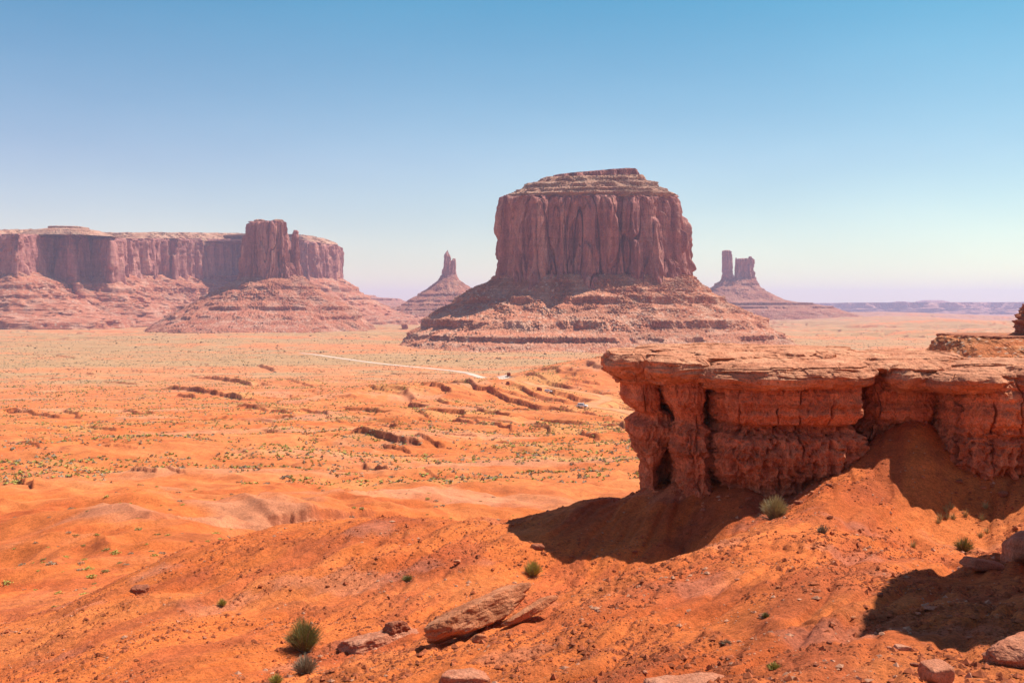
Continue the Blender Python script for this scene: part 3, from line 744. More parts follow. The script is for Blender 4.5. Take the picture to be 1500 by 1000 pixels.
# ---- twin towers right of the central butte
Y = 5000
b4 = thing('butte', 'far butte with two separate upright towers on one cone, right of the broad central butte', 'butte', (1040, 5000, -62))
V, F = loft(rows_px([(366.5,1060,1069,14,14),(368,1058,1070.5,20,20),(385,1058.2,1071,22,22),(400,1058,1072,24,24),(411,1056,1074,30,30),(422,1054,1076,36,36)], Y), M=420, K=100, n=2.8, disp=cliff_disp(26, 5, 81, 1.5), seed=81)
part('tower', V, F, M_CLIFF_F, b4)
V, F = loft(rows_px([(378.5,1083,1101,30,30),(380,1080,1102.5,36,36),(395,1079,1103.5,38,38),(405,1077.5,1105,42,42),(422,1075,1108,48,48)], Y), M=520, K=100, n=3.2, disp=cliff_disp(30, 8, 83, 1.5), seed=83)
part('tower', V, F, M_CLIFF_F, b4)
V, F = loft(rows_px([(375.5,1097.5,1100,6,6),(377,1096,1101.5,9,9),(382,1096,1102,10,10)], Y), M=160, K=20, n=2.5, disp=cliff_disp(12, 2, 84, 1), seed=84)
part('caprock', V, F, M_CLIFF_F, b4)
V, F = loft(rows_px([(377.5,1077.5,1079,5,5),(395,1076.5,1080,10,10),(420,1075,1083,16,16)], Y), M=160, K=60, n=2.5, disp=cliff_disp(14, 1.6, 85, 1), seed=85)
part('finger', V, F, M_CLIFF_F, b4)
V, F = loft(rows_px([(408,1060,1104,40,40),(413,1054,1107,70,70),(420,1046,1111,100,100),(427,1036,1120,130,130),(434,1025,1134,170,170),(440,1015,1146,210,200),(444,1005,1165,260,240),(447,995,1196,330,280),(450,985,1212,380,300),(458,960,1232,460,340),(470,930,1270,560,380)], Y),
            M=1200, K=120, n=2.2, bands=[(98,5,8),(72,3,8),(8,5,8),(-6,5,8)], bandnoise=0.7, disp=talus_disp(80, 10, 87, 4), seed=87, lumps=0.05, skirt=25)
part('talus_slope', V, F, M_TALUS_F, b4)

# ---- low mesa in the gap, and the far blue mesa
Y = 6800
b5 = thing('mesa', 'low distant stepped mesa seen in the gap between the long mesa and the spire butte', 'mesa', (-900, 6800, -70))
V, F = loft(rows_px([(432.5,440,543,300,400),(435,438,545,310,400),(437,430,552,330,400),(438,420,575,400,420),(441,400,590,480,440),(447,380,640,600,500),(464,340,700,800,600)], Y), M=900, K=70, n=2.6, bands=[(38,6,7)], bandnoise=0.5, disp=talus_disp(120, 18, 91, 5), seed=91, lumps=0.08, skirt=25)
part('talus_slope', V, F, M_TALUS_F, b5)
M_FAR = cliff_mat('hazy_sandstone', (.30,.13,.09), (.45,.20,.13), (.60,.34,.24), 150, 0.5)
far_plan = PP([(1040,14500,445,458),(1180,13500,444.5,459),(1270,11800,443.5,459),(1300,12600,443.5,459),(1330,11700,443,459.5),(1352,12500,443,459.5),(1362,11600,443,459.5),(1400,11500,443,459.5),(1430,12400,443,459.5),(1470,12300,443,459),(1500,11400,443,460),(1700,11300,443,460),(2000,12500,443,459),(1900,16500,443,457),(1200,17000,444,456)])
b6 = thing('mesa', 'very distant blue-hazed tableland along the right-hand horizon', 'mesa', (5000, 12500, -90))
V, F = wall_loft(far_plan, [(1.02, -60, 60), (1.0, 0), (0.55, 30), (0.5, 60), (0.3, 130), (0.0, 260), (-0.3, 500)], 16, cliff_disp(420, 110, 95, 10, zf=0.3), smooth_n=7)
part('cliff', V, F, M_FAR, b6)
for k, (a, b, t_, Yk) in enumerate(((1308, 1330, 441.3, 15500), (1345, 1386, 439.6, 15500))):
    o = thing('butte', ('tiny faint butte rising behind the blue tableland, the smaller of two', 'faint wide butte rising behind the blue tableland, the larger of two')[k], 'butte', ((a - 750) / FPX * Yk, Yk, 0))
    V, F = loft(rows_px([(t_,a+8,b-8,100,100),(t_+1,a+4,b-4,140,140),(t_+1.5,a+1,b-1,200,200),(445,a-6,b+6,400,400),(450,a-12,b+12,600,600)], Yk), M=300, K=40, n=2.5, disp=cliff_disp(150, 25, 97 + k, 4), seed=97 + k)
    part('cliff', V, F, M_FAR, o)

# ---- orange hill at the right edge with its crag
M_HILLR = talus_mat('orange_talus', (.58,.16,.05), (.62,.20,.07), (.66,.27,.11), 2.2, (.72,.46,.30))
M_NEARC = cliff_mat('brown_ledge', (.28,.08,.04), (.40,.13,.06), (.52,.20,.10), 2.5, 0.6)
Y = 260
hr = thing('hill', 'orange boulder-strewn hill with a thin dark caprock behind the rock shelf at right', 'hill', (140, 260, -36))
V, F = loft(rows_px([(494,1412,1700,15,30),(497,1407,1710,19,31),(505,1398,1716,30,34),(521,1383,1730,50,40),(560,1350,1760,84,50),(640,1280,1820,120,70),(690,1200,1900,150,90)], Y),
            M=1800, K=200, n=2.6, disp=talus_disp(30, 2.0, 101, 1.0), seed=101, lumps=0.05)
part('slope', V, F, M_HILLR, hr)
V, F = loft(rows_px([(491.5,1412,1698,14.5,28),(492.5,1409,1701,16,30),(495.5,1409.5,1700,15.8,30),(499,1412,1698,14.6,30)], Y), M=1200, K=22, n=2.6, disp=cliff_disp(4, 0.7, 103, 0.2, zf=0.4), tilt=(-0.006, 0), seed=103, lumps=0.05)
part('caprock', V, F, M_NEARC, hr)
cr = thing('rock_crag', 'dark layered crag cut off by the right edge of the view above the orange hill', 'rock', (1530 / FPX * 262 - 124, 262, -7))
V, F = loft(rows_px([(440,1508,1560,4,5),(455,1500,1566,5,6),(462,1497,1568,5.5,6),(470,1493,1570,6,6),(478,1496,1570,5.6,6),(490,1494,1574,6,7),(500,1484,1590,8,9)], 262), M=500, K=90, n=2.6, disp=cliff_disp(3.5, 0.9, 105, 0.7, zf=0.8), seed=105)
part('crag', V, F, M_NEARC, cr)

# ------------------------------------------------------------------ the rock shelf (promontory)
M_WALL = cliff_mat('red_mudstone', (.40,.12,.060), (.60,.20,.095), (.74,.29,.145), 1.1, 0.6)
M_SLAB = cliff_mat('pale_sandstone', (.48,.17,.085), (.60,.245,.13), (.70,.33,.18), 1.5, 0.4)
def wall_disp(seed, amp=0.38):
    def f(X, Y, Z):
        zj = Z + 0.25 * fbm3(X / 1.5, Y / 1.5, Z * 0 + seed, 2)
        d = amp * 1.3 * fbm3(X / 1.9 + seed, Y / 1.9, Z / 1.5, 4)
        low = sst(-5.7, -6.1, zj)          # lower band: vertical flutes, lobes and pits
        w1 = 0.3 * n3(X * 1.3, Y * 1.3, Z * 0.9 + seed)
        fl = rid3(X / 0.75 + seed + w1, Y / 0.75, Z / 2.6, 2)
        kn = np.clip(rid3(X / 0.42 + w1, Y / 0.42, Z / 0.75 + seed, 2), -0.2, 1)
        d += low * amp * (0.95 * (fl - 0.3) + 0.7 * kn)
        blk = 1.8 * n3(X / 0.9 + seed, Y / 0.9, Z / 1.6)
        d += (1 - low) * amp * (0.30 * (np.floor(blk) + sst(0.75, 1, blk - np.floor(blk))) + 0.22 * kn)
        d += 0.40 * amp * fbm3(X / 0.24, Y / 0.24, Z / 0.2, 4, 0.6)
        d -= 0.65 * amp * sst(0.15, 0.4, n3(X / 0.30 + 7, Y / 0.30, Z / 0.34)) * (0.3 + 0.7 * low)
        d += 0.35 * amp * fbm3(X / 7, Y / 7, zj / 0.30, 3)
        # joints: deep narrow near-vertical cracks
        c = np.abs(n2(X / 1.25 + seed * 1.7 + 0.35 * fbm3(X / 1.5, Y / 1.5, Z / 1.1, 3), seed + 0.05 * Z))
        m = sst(-0.25, 0.2, n3(X / 1.1, Y / 1.1, Z / 1.4 + seed))
        d -= 1.1 * amp * (1 - sst(0.0, 0.06, c)) * m
        d -= 0.55 * amp
        return d, 0.05 * fbm3(X / 0.5, Y / 0.5, Z / 0.5, 2)
    return f
def slab_disp(seed, amp=0.3):
    def f(X, Y, Z):
        zj = Z + 0.10 * fbm3(X / 2.2, Y / 2.2, Z * 0 + seed, 3)
        d = amp * 1.6 * fbm3(X / 2.6 + seed, Y / 2.6, Z / 1.8, 4)
        q = 2.0 * n3(X / 3.5, Y / 3.5, zj / 0.24 + seed)
        d += 0.38 * amp * (np.floor(q) + sst(0.8, 1.0, q - np.floor(q)))
        q = 1.5 * n3(X / 1.2 + 5, Y / 1.2, zj / 0.7 + seed)
        d += 0.20 * amp * (np.floor(q) + sst(0.7, 1.0, q - np.floor(q)))
        d += 0.16 * amp * fbm3(X / 0.40, Y / 0.40, Z / 0.12, 4)
        # stepped bedding on the exposed top : long thin broken sheets
        wq = 0.5 * fbm2(X / 2 + seed, Y / 2, 3)
        t = 1.7 * n2(X / 4.5 + seed + wq, Y / 1.7 + wq)
        dz = 0.07 * (np.floor(t) + sst(0.90, 1, t - np.floor(t))) + 0.05 * fbm2(X / 1.6 + seed, Y / 1.0, 5)
        c = np.abs(n2(X / 3.4 + seed + wq, Y / 1.5)); dz -= 0.09 * (1 - sst(0, 0.035, c))
        return d, dz
    return f
def rr(rs, Yref):
    """rows (py at Yref, pxL, pxR, Yf, Yb)"""
    k = Yref / FPX
    return [((HOR - py) * k, (a - 750) * k, (b - 750) * k, f, g) for py, a, b, f, g in rs]
sh = thing('rock_shelf', 'overhanging red rock promontory with pale layered slab cap jutting in from the right', 'rock', (14, 56, -9))
def pillar(name, rs, Yref, seed, amp=0.38, M=800, K=260, n=2.8, label=None):
    V, F = loft(rr(rs, Yref), M=M, K=K, n=n, disp=wall_disp(seed, amp), seed=seed, lumps=0.05)
    part(name, V, F, M_WALL, sh, label=label)
pillar('pillar', [(548,906,968,55.2,61),(566,913,966,55,61),(580,909,967,54.8,61),(595,917,968,55.2,61),(603,934,982,55.6,60.5),(610,934,984,55.6,60.5),(619,921,986,55.0,60.5),(632,921,984,55,60.5),(639,928,981,55.2,60.5),(650,930,972,55.2,60.5),(665,937,963,55.4,60.4),(684,944,958,55.6,60.2),(700,944,957,55.6,60.2),(714,948,957,55.6,60.2),(760,950,966,55.4,60.4)], 57.5, 201, 0.22, M=600)
pillar('pillar', [(548,966,1046,53.6,61),(566,968,1041,53.2,61),(590,971,1039,53.1,61),(606,985,1044,53.6,60.5),(620,988,1044,53.7,60.5),(640,983,1042,53.2,60.5),(657,980,1042,53.0,60.5),(670,993,1042,53.3,60.5),(690,996,1041,53.4,60.5),(760,992,1052,53.2,60.5)], 54.3, 203, 0.30, M=700)
pillar('wall_block', [(550,1046,1276,51.9,61),(568,1045,1277,51.6,61),(590,1045,1277,51.4,61),(607,1051,1274,51.5,61),(620,1056,1268,51.7,61),(626,1056,1262,52.5,61),(634,1054,1268,52.4,61),(642,1049,1280,51.8,61),(665,1047,1286,51.5,61),(690,1052,1280,51.7,61),(706,1062,1270,52.1,61),(760,1070,1260,52.2,61)], 52.4, 205, 0.36, M=1300, n=4)
pillar('wall_block', [(550,1262,1402,53.9,61),(570,1266,1390,53.6,61),(600,1266,1388,53.4,61),(616,1266,1386,53.6,61),(626,1260,1390,54.1,61),(650,1260,1388,54.2,61),(720,1260,1388,53.8,61)], 53.8, 207, 0.34, M=800, n=4)
pillar('wall_block', [(552,1398,1640,50.8,60),(575,1399,1640,50.4,60),(600,1394,1640,50.1,60),(618,1398,1640,50.2,60),(634,1400,1640,50.7,60),(640,1402,1640,51.1,60),(652,1396,1640,50.6,60),(680,1392,1640,50.4,60),(705,1400,1640,50.7,60),(760,1404,1640,50.7,60)], 51.2, 209, 0.36, M=1100, n=4)
pillar('wall_block', [(552,940,1060,57.6,61),(600,945,1060,57.8,61),(640,945,1060,58,61),(760,952,1060,58,61)], 58, 211, 0.2, M=400, K=120, n=4)
# slabs of the cap
def slab(rs, Yref, seed, amp=0.28, M=700, K=70, n=3.0, tilt=(0, 0), mat=None, label=None):
    V, F = loft(rr(rs, Yref), M=M, K=K, n=n, disp=slab_disp(seed, amp), seed=seed, lumps=0.06, tilt=tilt, capn=60)
    part('cap_slab', V, F, mat or M_SLAB, sh, label=label)
slab([(514,890,1000,54.6,62),(517,886,1003,54.2,62),(524,883,1004,54.0,62),(534,885,1004,54.1,62),(545,890,1002,54.4,62),(553,898,998,54.8,61.5),(560,906,990,55.2,61)], 56.8, 301)
slab([(519,946,1050,53.6,61),(523,942,1056,52.9,61),(532,938,1058,52.5,61),(545,940,1056,52.4,61),(554,946,1052,52.9,61),(563,956,1046,53.4,60)], 53.6, 303)
slab([(520,1036,1270,55.0,61),(526,1028,1284,53.2,61),(533,1022,1298,51.9,61),(541,1018,1306,51.2,61),(552,1020,1307,50.8,61),(562,1026,1303,50.9,61),(569,1036,1290,51.3,60.5),(573,1046,1276,52.0,60)], 51.8, 305, 0.34, M=1300, K=110)
slab([(530,1290,1400,53.4,61),(536,1284,1404,52.6,61),(550,1282,1404,52.2,61),(566,1286,1400,52.5,61),(574,1292,1394,53.2,60)], 53.0, 307)
slab([(546,1396,1484,50.6,58),(551,1386,1492,49.7,58),(560,1380,1497,49.4,58),(568,1384,1494,49.7,58),(577,1396,1480,50.6,57)], 50.2, 309, 0.22, n=2.4)
slab([(540,1492,1650,50.2,58),(552,1486,1660,49.6,58),(566,1490,1660,49.7,58),(577,1496,1650,50.4,57)], 50.2, 311, 0.25)
# thin upper beds
slab([(507.5,950,1235,56.5,62),(509,943,1246,55.5,62.4),(513,938,1256,54.8,62.6),(518,936,1262,54.4,62.4),(524,950,1250,54.6,62)], 57.5, 313, 0.42, M=1200, K=46, n=3.4)
slab([(513,1000,1215,54.6,61),(516,990,1235,53.7,61),(521,985,1245,53.2,61),(528,1000,1240,53.4,61)], 54.5, 315, 0.5, M=1000, K=40, n=3)
slab([(515.5,1205,1385,56,60.6),(517,1195,1396,55,61),(522,1190,1402,54.2,61),(531,1200,1396,54,60.6)], 57.0, 317, 0.42, M=900, K=46, n=3.4)
slab([(525,1250,1398,53.8,59),(530,1240,1404,52.9,59.5),(537,1240,1404,52.5,59.5),(544,1256,1396,52.8,59)], 53.8, 319, 0.4, M=800, K=40)
slab([(527,1385,1660,53.8,57.4),(529.5,1375,1670,52.9,58),(535,1372,1670,52.3,58),(544,1380,1664,52.5,58)], 55.0, 321, 0.4, M=1000, K=46, n=3.4)
slab([(538,1400,1660,52.0,58),(542,1392,1668,51.2,58),(550,1390,1668,50.8,58),(558,1400,1660,51.4,58)], 52.0, 323, 0.3, M=1000, K=50, n=3)

# ------------------------------------------------------------------ loose rocks
def rock_mesh(size, seed, flat=0.5, elong=1.5, planes=9, res=48, rough=0.05, bed=0.0):
    """angular boulder: a sphere cut by random planes, with bedding"""
    g = np.random.default_rng(seed)
    th = np.linspace(0, math.pi, res)[:, None]; ph = np.linspace(0, 2 * math.pi, res * 2, endpoint=False)[None]
    d = np.stack([np.sin(th) * np.cos(ph), np.sin(th) * np.sin(ph), np.cos(th) + 0 * ph], -1)
    nrm = g.normal(size=(planes, 3)); nrm /= np.linalg.norm(nrm, axis=1)[:, None]
    nrm = np.vstack([nrm, [[0, 0, 1], [0, 0, -1], [0.15, -1, 0.1], [-0.1, 1, 0.1], [1, 0.2, 0], [-1, -0.1, 0.1]]])
    off = np.concatenate([g.uniform(0.72, 1.05, planes), [0.8, 0.8, 0.85, 0.85, 0.95, 0.95]])
    dn = np.einsum('ijk,lk->ijl', d, nrm); rr_ = np.where(dn > 0.05, off / np.maximum(dn, 0.05), 9)
    # soft minimum of the planes
    kk = 14.0; r = -np.log(np.exp(-kk * rr_).sum(-1) + math.exp(-kk * 1.25)) / kk
    p = d * r[..., None] * np.array([elong, 1, flat])
    x, y, z = p[..., 0], p[..., 1], p[..., 2]
    f = 1 + rough * 1.6 * fbm3(x * 1.6 + seed, y * 1.6, z * 2.4, 4) + rough * 0.5 * fbm3(x * 7, y * 7, z * 9 + seed, 3)
    f = f + bed * np.round(3 * n3(x * 0.7 + seed, y * 0.7, z * 9)) / 3
    p = p * f[..., None] * np.array([1, 1, 1]) * size
    return p.reshape(-1, 3), grid_faces(res, res * 2, True)
M_RK = cliff_mat('loose_sandstone', (.42,.13,.055), (.53,.185,.08), (.62,.26,.13), 0.7, 0.5)
M_RKP = cliff_mat('pink_sandstone', (.42,.135,.07), (.51,.19,.10), (.60,.27,.16), 0.6, 0.4)
M_RKD = cliff_mat('dark_loose_rock', (.22,.07,.035), (.32,.10,.05), (.42,.14,.07), 0.8, 0.3)
def rotm(rx, ry, rz):
    cx, sx, cy, sy, cz, sz = math.cos(rx), math.sin(rx), math.cos(ry), math.sin(ry), math.cos(rz), math.sin(rz)
    return np.array([[cz, -sz, 0], [sz, cz, 0], [0, 0, 1]]) @ np.array([[cy, 0, sy], [0, 1, 0], [-sy, 0, cy]]) @ np.array([[1, 0, 0], [0, cx, -sx], [0, sx, cx]])
def boulder(name, px, py, wpx, label, cat='rock', seed=1, flat=0.5, elong=1.5, rot=(0, 0, 0), mat=None, sink=0.25, group=None, Y=None, rough=0.05, planes=9, res=56, bed=0.03, at=None, dz=0):
    if at is None:
        x, y, z = hit(px, py)
    else: x, y = at; z = float(gz(x, y)[0])
    size = wpx / FPX * y / 2 / max(elong, 1) 
    V, F = rock_mesh(size, seed, flat, elong, planes, res, rough, bed)
    V = V @ rotm(*[R(a) for a in rot]).T
    o = link(name, mesh_np(name, V, F, mat or M_RK), None, (x, y, z + dz - V[:, 2].min() * (1 - 2 * sink)))
    tag(o, label, cat, group); return o
boulder('boulder', 697, 927, 176, 'long tilted sandstone slab lying on the orange slope at bottom centre', seed=11, flat=0.62, elong=2.5, rot=(-16, -15, 32), planes=6, sink=0.12, rough=0.09, res=130, bed=0.03)
boulder('boulder', 776, 908, 92, 'narrow sharp-ended slab lying just behind the long tilted slab', seed=12, flat=0.42, elong=2.8, rot=(-10, -20, 34), sink=0.08, mat=M_RK, res=90, bed=0.03, rough=0.08)
PR = hit(560, 944)
boulder('boulder', 560, 944, 125, 'low pale half-buried rock with a crumbled dark left end, left of the long slab', seed=13, flat=0.42, elong=1.9, rot=(-6, -6, 24), sink=0.30, mat=M_RKP, rough=0.14, res=120, bed=0.05)
boulder('boulder', 590, 914, 34, 'dark knobbly stone perched on top of the pale half-buried rock', seed=14, flat=0.8, elong=1.25, rot=(0, 0, 30), sink=0.1, mat=M_RKD, rough=0.2, res=60, bed=0.06, at=(PR[0] + 0.45, PR[1] + 0.15), dz=0.30)
boulder('boulder', 703, 938, 26, 'small round stone with its own shadow just below the long tilted slab', seed=15, flat=0.7, elong=1.3, rot=(0, 8, 10), sink=0.15)
boulder('boulder', 728, 912, 26, 'small wedge of rock under the gap between the two slabs', seed=16, flat=0.5, elong=1.6, rot=(0, -20, 30), sink=0.1)
boulder('boulder', 680, 1000, 74, 'rounded reddish rock hump cut by the bottom edge at centre', seed=17, flat=0.55, elong=1.3, sink=0.42, mat=M_RKP, rough=0.09, res=80)
boulder('boulder', 1010, 1002, 130, 'flat pinkish rock outcrop along the bottom edge right of centre', seed=18, flat=0.16, elong=1.9, rot=(4, 0, 4), sink=0.4, mat=M_RKP, rough=0.12, res=90)
boulder('boulder', 1442, 838, 62, 'smooth pinkish boulder lying inside the round shadow at right', seed=19, flat=0.55, elong=1.45, rot=(-8, 10, 0), sink=0.12, mat=M_RKP)
boulder('boulder', 1505, 822, 92, 'large reddish boulder at the right edge above the round shadow', seed=20, flat=0.75, elong=1.2, rot=(0, 0, 40), sink=0.15, mat=M_RKP)
boulder('boulder', 1520, 968, 150, 'layered cracked boulder at the lower right edge casting a dark shadow', seed=21, flat=0.42, elong=1.7, rot=(8, -6, 12), sink=0.1, mat=M_RKP, rough=0.09, res=110, bed=0.045)
boulder('boulder', 1371, 997, 44, 'square pale pink block at the bottom edge near the right corner', seed=22, flat=0.8, elong=1.05, rot=(12, 0, 10), sink=0.15, mat=M_RKP, planes=3, rough=0.03, bed=0.0)
boulder('boulder', 1322, 951, 24, 'small pale stone on bare gravel just below the round shadow', seed=23, flat=0.55, elong=1.3, sink=0.2, mat=M_RKP, planes=6)
boulder('boulder', 1236, 888, 30, 'thin pale flake lying flat inside the round shadow', seed=24, flat=0.12, elong=1.8, rot=(8, 0, -30), sink=0.1, mat=M_RKP, at=(hit(1368, 892)[0], hit(1368, 892)[1]))
boulder('boulder', 205, 866, 30, 'dark clod of rock on the crest of the left orange slope', seed=25, flat=0.6, elong=1.3, sink=0.3, mat=M_RKD, rough=0.2)
boulder('boulder', 788, 803, 20, 'small dark rock beside the shadow edge above the shrub and slabs', seed=26, flat=0.6, elong=1.3, sink=0.2, mat=M_RKD, rough=0.12)
boulder('boulder', 745, 551, 6, 'small standing rock where the pale far road ends', seed=27, flat=1.1, elong=1.0, sink=0.1, mat=M_RKD, res=30)
boulder('boulder', 744, 563, 6, 'dark rock beside the near end of the pale road', seed=28, flat=1.0, elong=1.0, sink=0.1, mat=M_RKD, res=30)
boulder('boulder', 790, 572, 8, 'pointed dark rock beside the far parked car', seed=29, flat=0.9, elong=1.2, sink=0.1, mat=M_RKD, res=30)
boulder('boulder', 593, 482, 11, 'lone dark rock on the flat left of the central butte foot', seed=30, flat=0.9, elong=1.1, sink=0.1, mat=M_RKD, res=30)
# off to the right: the high ledge whose shadow falls across the lower right slope
boulder('boulder', 0, 0, 1000, 'long massive rock standing beyond the right edge, shading the lower right slope', seed=40, flat=2.6, elong=2.9, rot=(0, 0, 64.6), sink=0.06, mat=M_RK, at=(19.5, 31.0), res=120)
# scattered stones: individuals
for i, (px, py, wp) in enumerate([(1118,902,14),(1062,942,12),(1215,942,10),(1302,949,8),(1250,905,9),(1290,872,12),(1345,900,10),(1390,905,12),(1195,975,9),(945,985,10),(985,820,8),(930,330+480,9),
        (1030,748,12),(892,765,9),(1340,975,14),(1420,935,12),(1460,905,10),(840,945,8),(1080,850,8),(1140,860,8),(640,905,9),(520,905,7),(480,860,7),(350,900,8),(300,935,8),(670,825,12),(700,815,8)]):
    boulder('stone', px, py, wp, 'small loose stone lying on the near orange slope', 'stone', seed=60 + i, flat=0.55, elong=1.3, rot=(0, 0, i * 50), sink=0.15, mat=(M_RKP, M_RK, M_RKD)[i % 3], group='loose stones on the near slopes', res=20)

for i, (px, py, wp) in enumerate([(1012,712,10),(1040,722,13),(1066,729,8),(1098,733,12),(1121,728,9),(1170,738,14),(1190,722,9),(1215,712,12),(960,722,10),(1405,706,14),(1440,716,10),(1470,726,15),(1352,700,8),(1085,745,7),(1030,742,7),(985,735,9)]):
    boulder('stone', px, py, wp, 'angular stone fallen in the shade at the foot of the rock shelf', 'stone', seed=120 + i, flat=0.6, elong=1.3, rot=(i * 9 % 20, 0, i * 67), sink=0.2, mat=(M_RK, M_RKD)[i % 2], group='fallen stones at the foot of the rock shelf', res=24)
# ------------------------------------------------------------------ gravel (uncountable)
M_GRAV = plain_mat('gravel_stone', (0.36, 0.10, 0.04), 0.95, 0.1, 0.5, 9.0)
M_GRAVP = plain_mat('gravel_pale', (0.50, 0.24, 0.14), 0.95, 0.1, 0.4, 9.0)
def scatter_mesh(P, S, tv, tf, g, squash=None):
    """repeat a small template at points P with sizes S (merged)"""
    n = len(P); k = len(tv)
    a = g.uniform(0, 2 * math.pi, n); c, s = np.cos(a), np.sin(a)
    T = np.repeat(tv[None], n, 0) * (1 + 0.35 * g.normal(size=(n, k, 1)) * 0.6)
    T = T * S[:, None, None]
    x = T[..., 0] * c[:, None] - T[..., 1] * s[:, None]; y = T[..., 0] * s[:, None] + T[..., 1] * c[:, None]
    V = np.stack([x, y, T[..., 2]], -1) + P[:, None]
    F = (tf[None] + (np.arange(n) * k)[:, None, None]).reshape(-1, tf.shape[1])
    return V.reshape(-1, 3), F
octv = np.array([[1, 0, 0.1], [0, 0.8, 0.05], [-1, 0, 0.15], [0, -0.8, 0.1], [0.1, 0.1, 0.65], [0, 0, -0.3]], float)
octf = np.array([[0, 1, 4], [1, 2, 4], [2, 3, 4], [3, 0, 4], [1, 0, 5], [2, 1, 5], [3, 2, 5], [0, 3, 5]])
def view_points(n, r0, r1, g, a=29, power=1.0):
    th = np.radians(g.uniform(-a, a, n)); r = np.exp(math.log(r0) + (math.log(r1) - math.log(r0)) * g.random(n) ** power)
    return r * np.sin(th), r * np.cos(th)
g = np.random.default_rng(21)
for nm, mt, cnt, th0 in (('gravel', M_GRAV, 60000, 0.10), ('gravel', M_GRAVP, 9000, 0.22)):
    x, y = view_points(cnt, 14, 66, g)
    dn = fbm2(x / 4 + (3 if mt is M_GRAV else 60), y / 4, 3)
    k = dn > th0 - 0.25 * g.random(len(x)); x, y = x[k], y[k]
    S = 0.018 + 0.11 * g.random(len(x)) ** 9 + 0.0006 * np.hypot(x, y)
    P = np.stack([x, y, gz(x, y)], 1)
    V, F = scatter_mesh(P, S, octv, octf, g)
    tag(link(nm, mesh_np(nm, V, F, mt, False)), kind='stuff')

# ------------------------------------------------------------------ plants
M_SH1 = plain_mat('shrub_green', (0.25, 0.23, 0.075), 0.9, 0.1, 0.6, 14)
M_SH2 = plain_mat('shrub_grey', (0.32, 0.26, 0.17), 0.9, 0.1, 0.5, 14)
M_SH3 = plain_mat('shrub_yellow', (0.42, 0.36, 0.09), 0.9, 0.1, 0.5, 14)
M_SH4 = plain_mat('shrub_straw', (0.44, 0.36, 0.17), 0.9, 0.1, 0.3, 6)
M_JUN = plain_mat('juniper_green', (0.050, 0.060, 0.025), 0.9, 0.1, 0.4, 2)
M_BARK = plain_mat('bark', (0.16, 0.10, 0.07), 0.9, 0.1, 0.3, 4)
M_TWIG = plain_mat('dry_twig', (0.30, 0.21, 0.14), 0.9, 0.1, 0.4, 10)
def tuft_mesh(h, wd, n, seed, mat, blade=0.012, lean=0.9, seg=4):
    """many thin curved stems fanning out from the root"""
    g = np.random.default_rng(seed); V = []; F = []
    for i in range(n):
        a = g.uniform(0, 2 * math.pi); q = g.random() ** 0.7
        tip = np.array([math.cos(a) * q * wd, math.sin(a) * q * wd, h * (1 - 0.45 * q * q) * g.uniform(0.45, 1.05) * (1 + 0.22 * math.sin(3 * a + seed) * q)]) * (1, 1, 1)
        root = np.array([math.cos(a), math.sin(a), 0]) * q * wd * 0.25
        mid = root * 0.4 + tip * 0.5 + np.array([0, 0, 0.12 * h]) + g.normal(size=3) * 0.05 * h
        side = np.cross(tip - root, g.normal(size=3)); side /= np.linalg.norm(side) + 1e-9
        b = len(V)
        for k in range(seg + 1):
            t = k / seg; p = root * (1 - t) ** 2 + 2 * mid * t * (1 - t) + tip * t * t
            wq = blade * (1 - 0.75 * t)
            V += [p - side * wq, p + side * wq]
        for k in range(seg): F.append((b + 2 * k, b + 2 * k + 1, b + 2 * k + 3, b + 2 * k + 2))
    return mesh_np('tuft', V, F, mat, False)
def shrub(px, py, hpx, wpx, label, mat, n=700, seed=1, name='desert_shrub', blade=0.010):
    x, y, z = hit(px, py); h = hpx / FPX * y; wd = wpx / FPX * y / 2
    o = link(name, tuft_mesh(h, wd, n, seed, mat, blade), None, (x, y, z - 0.03)); tag(o, label, 'shrub')
    link('dead_twigs', tuft_mesh(h * 1.02, wd * 1.15, max(20, n // 14), seed + 500, M_TWIG, blade * 1.2), o)
    link('litter', tuft_mesh(h * 0.10, wd * 1.7, max(20, n // 10), seed + 700, M_TWIG, blade * 0.9), o); return o
shrub(445, 952, 48, 62, 'large bushy green shrub on the orange slope at lower left', M_SH1, 1500, 1, blade=0.009)
shrub(447, 986, 30, 44, 'grey dry shrub just below the large bushy green shrub', M_SH2, 900, 2, blade=0.008)
shrub(404, 1001, 16, 26, 'low yellow-green tuft at the bottom edge left of the grey dry shrub', M_SH3, 500, 3, blade=0.007)
shrub(781, 842, 24, 32, 'small yellowish shrub behind the narrow sharp-ended slab', M_SH3, 600, 4)
shrub(1136, 760, 36, 48, 'pale straw-coloured shrub on the crest at the foot of the rock shelf', M_SH4, 1100, 5, blade=0.011)
shrub(597, 851, 10, 20, 'tiny green tuft alone on the middle of the orange slope', M_SH1, 300, 6)
shrub(325, 886, 11, 18, 'tiny yellow tuft alone on the left part of the orange slope', M_SH3, 300, 7)
shrub(1122, 903, 9, 14, 'tiny dark tuft on the open gravel slope right of centre', M_SH1, 250, 8)
shrub(1205, 780, 14, 20, 'sparse green tuft high on the sunlit ridge below the rock shelf', M_SH2, 260, 9)
shrub(1134, 980, 12, 26, 'faint yellow tuft near the bottom edge right of centre', M_SH3, 200, 10)
shrub(1063, 943, 10, 20, 'grey twiggy tuft on the gravel right of the bottom centre', M_SH2, 200, 11)
shrub(1412, 806, 22, 36, 'dark shrub in shade touching the smooth pinkish boulder', M_SH1, 500, 12)
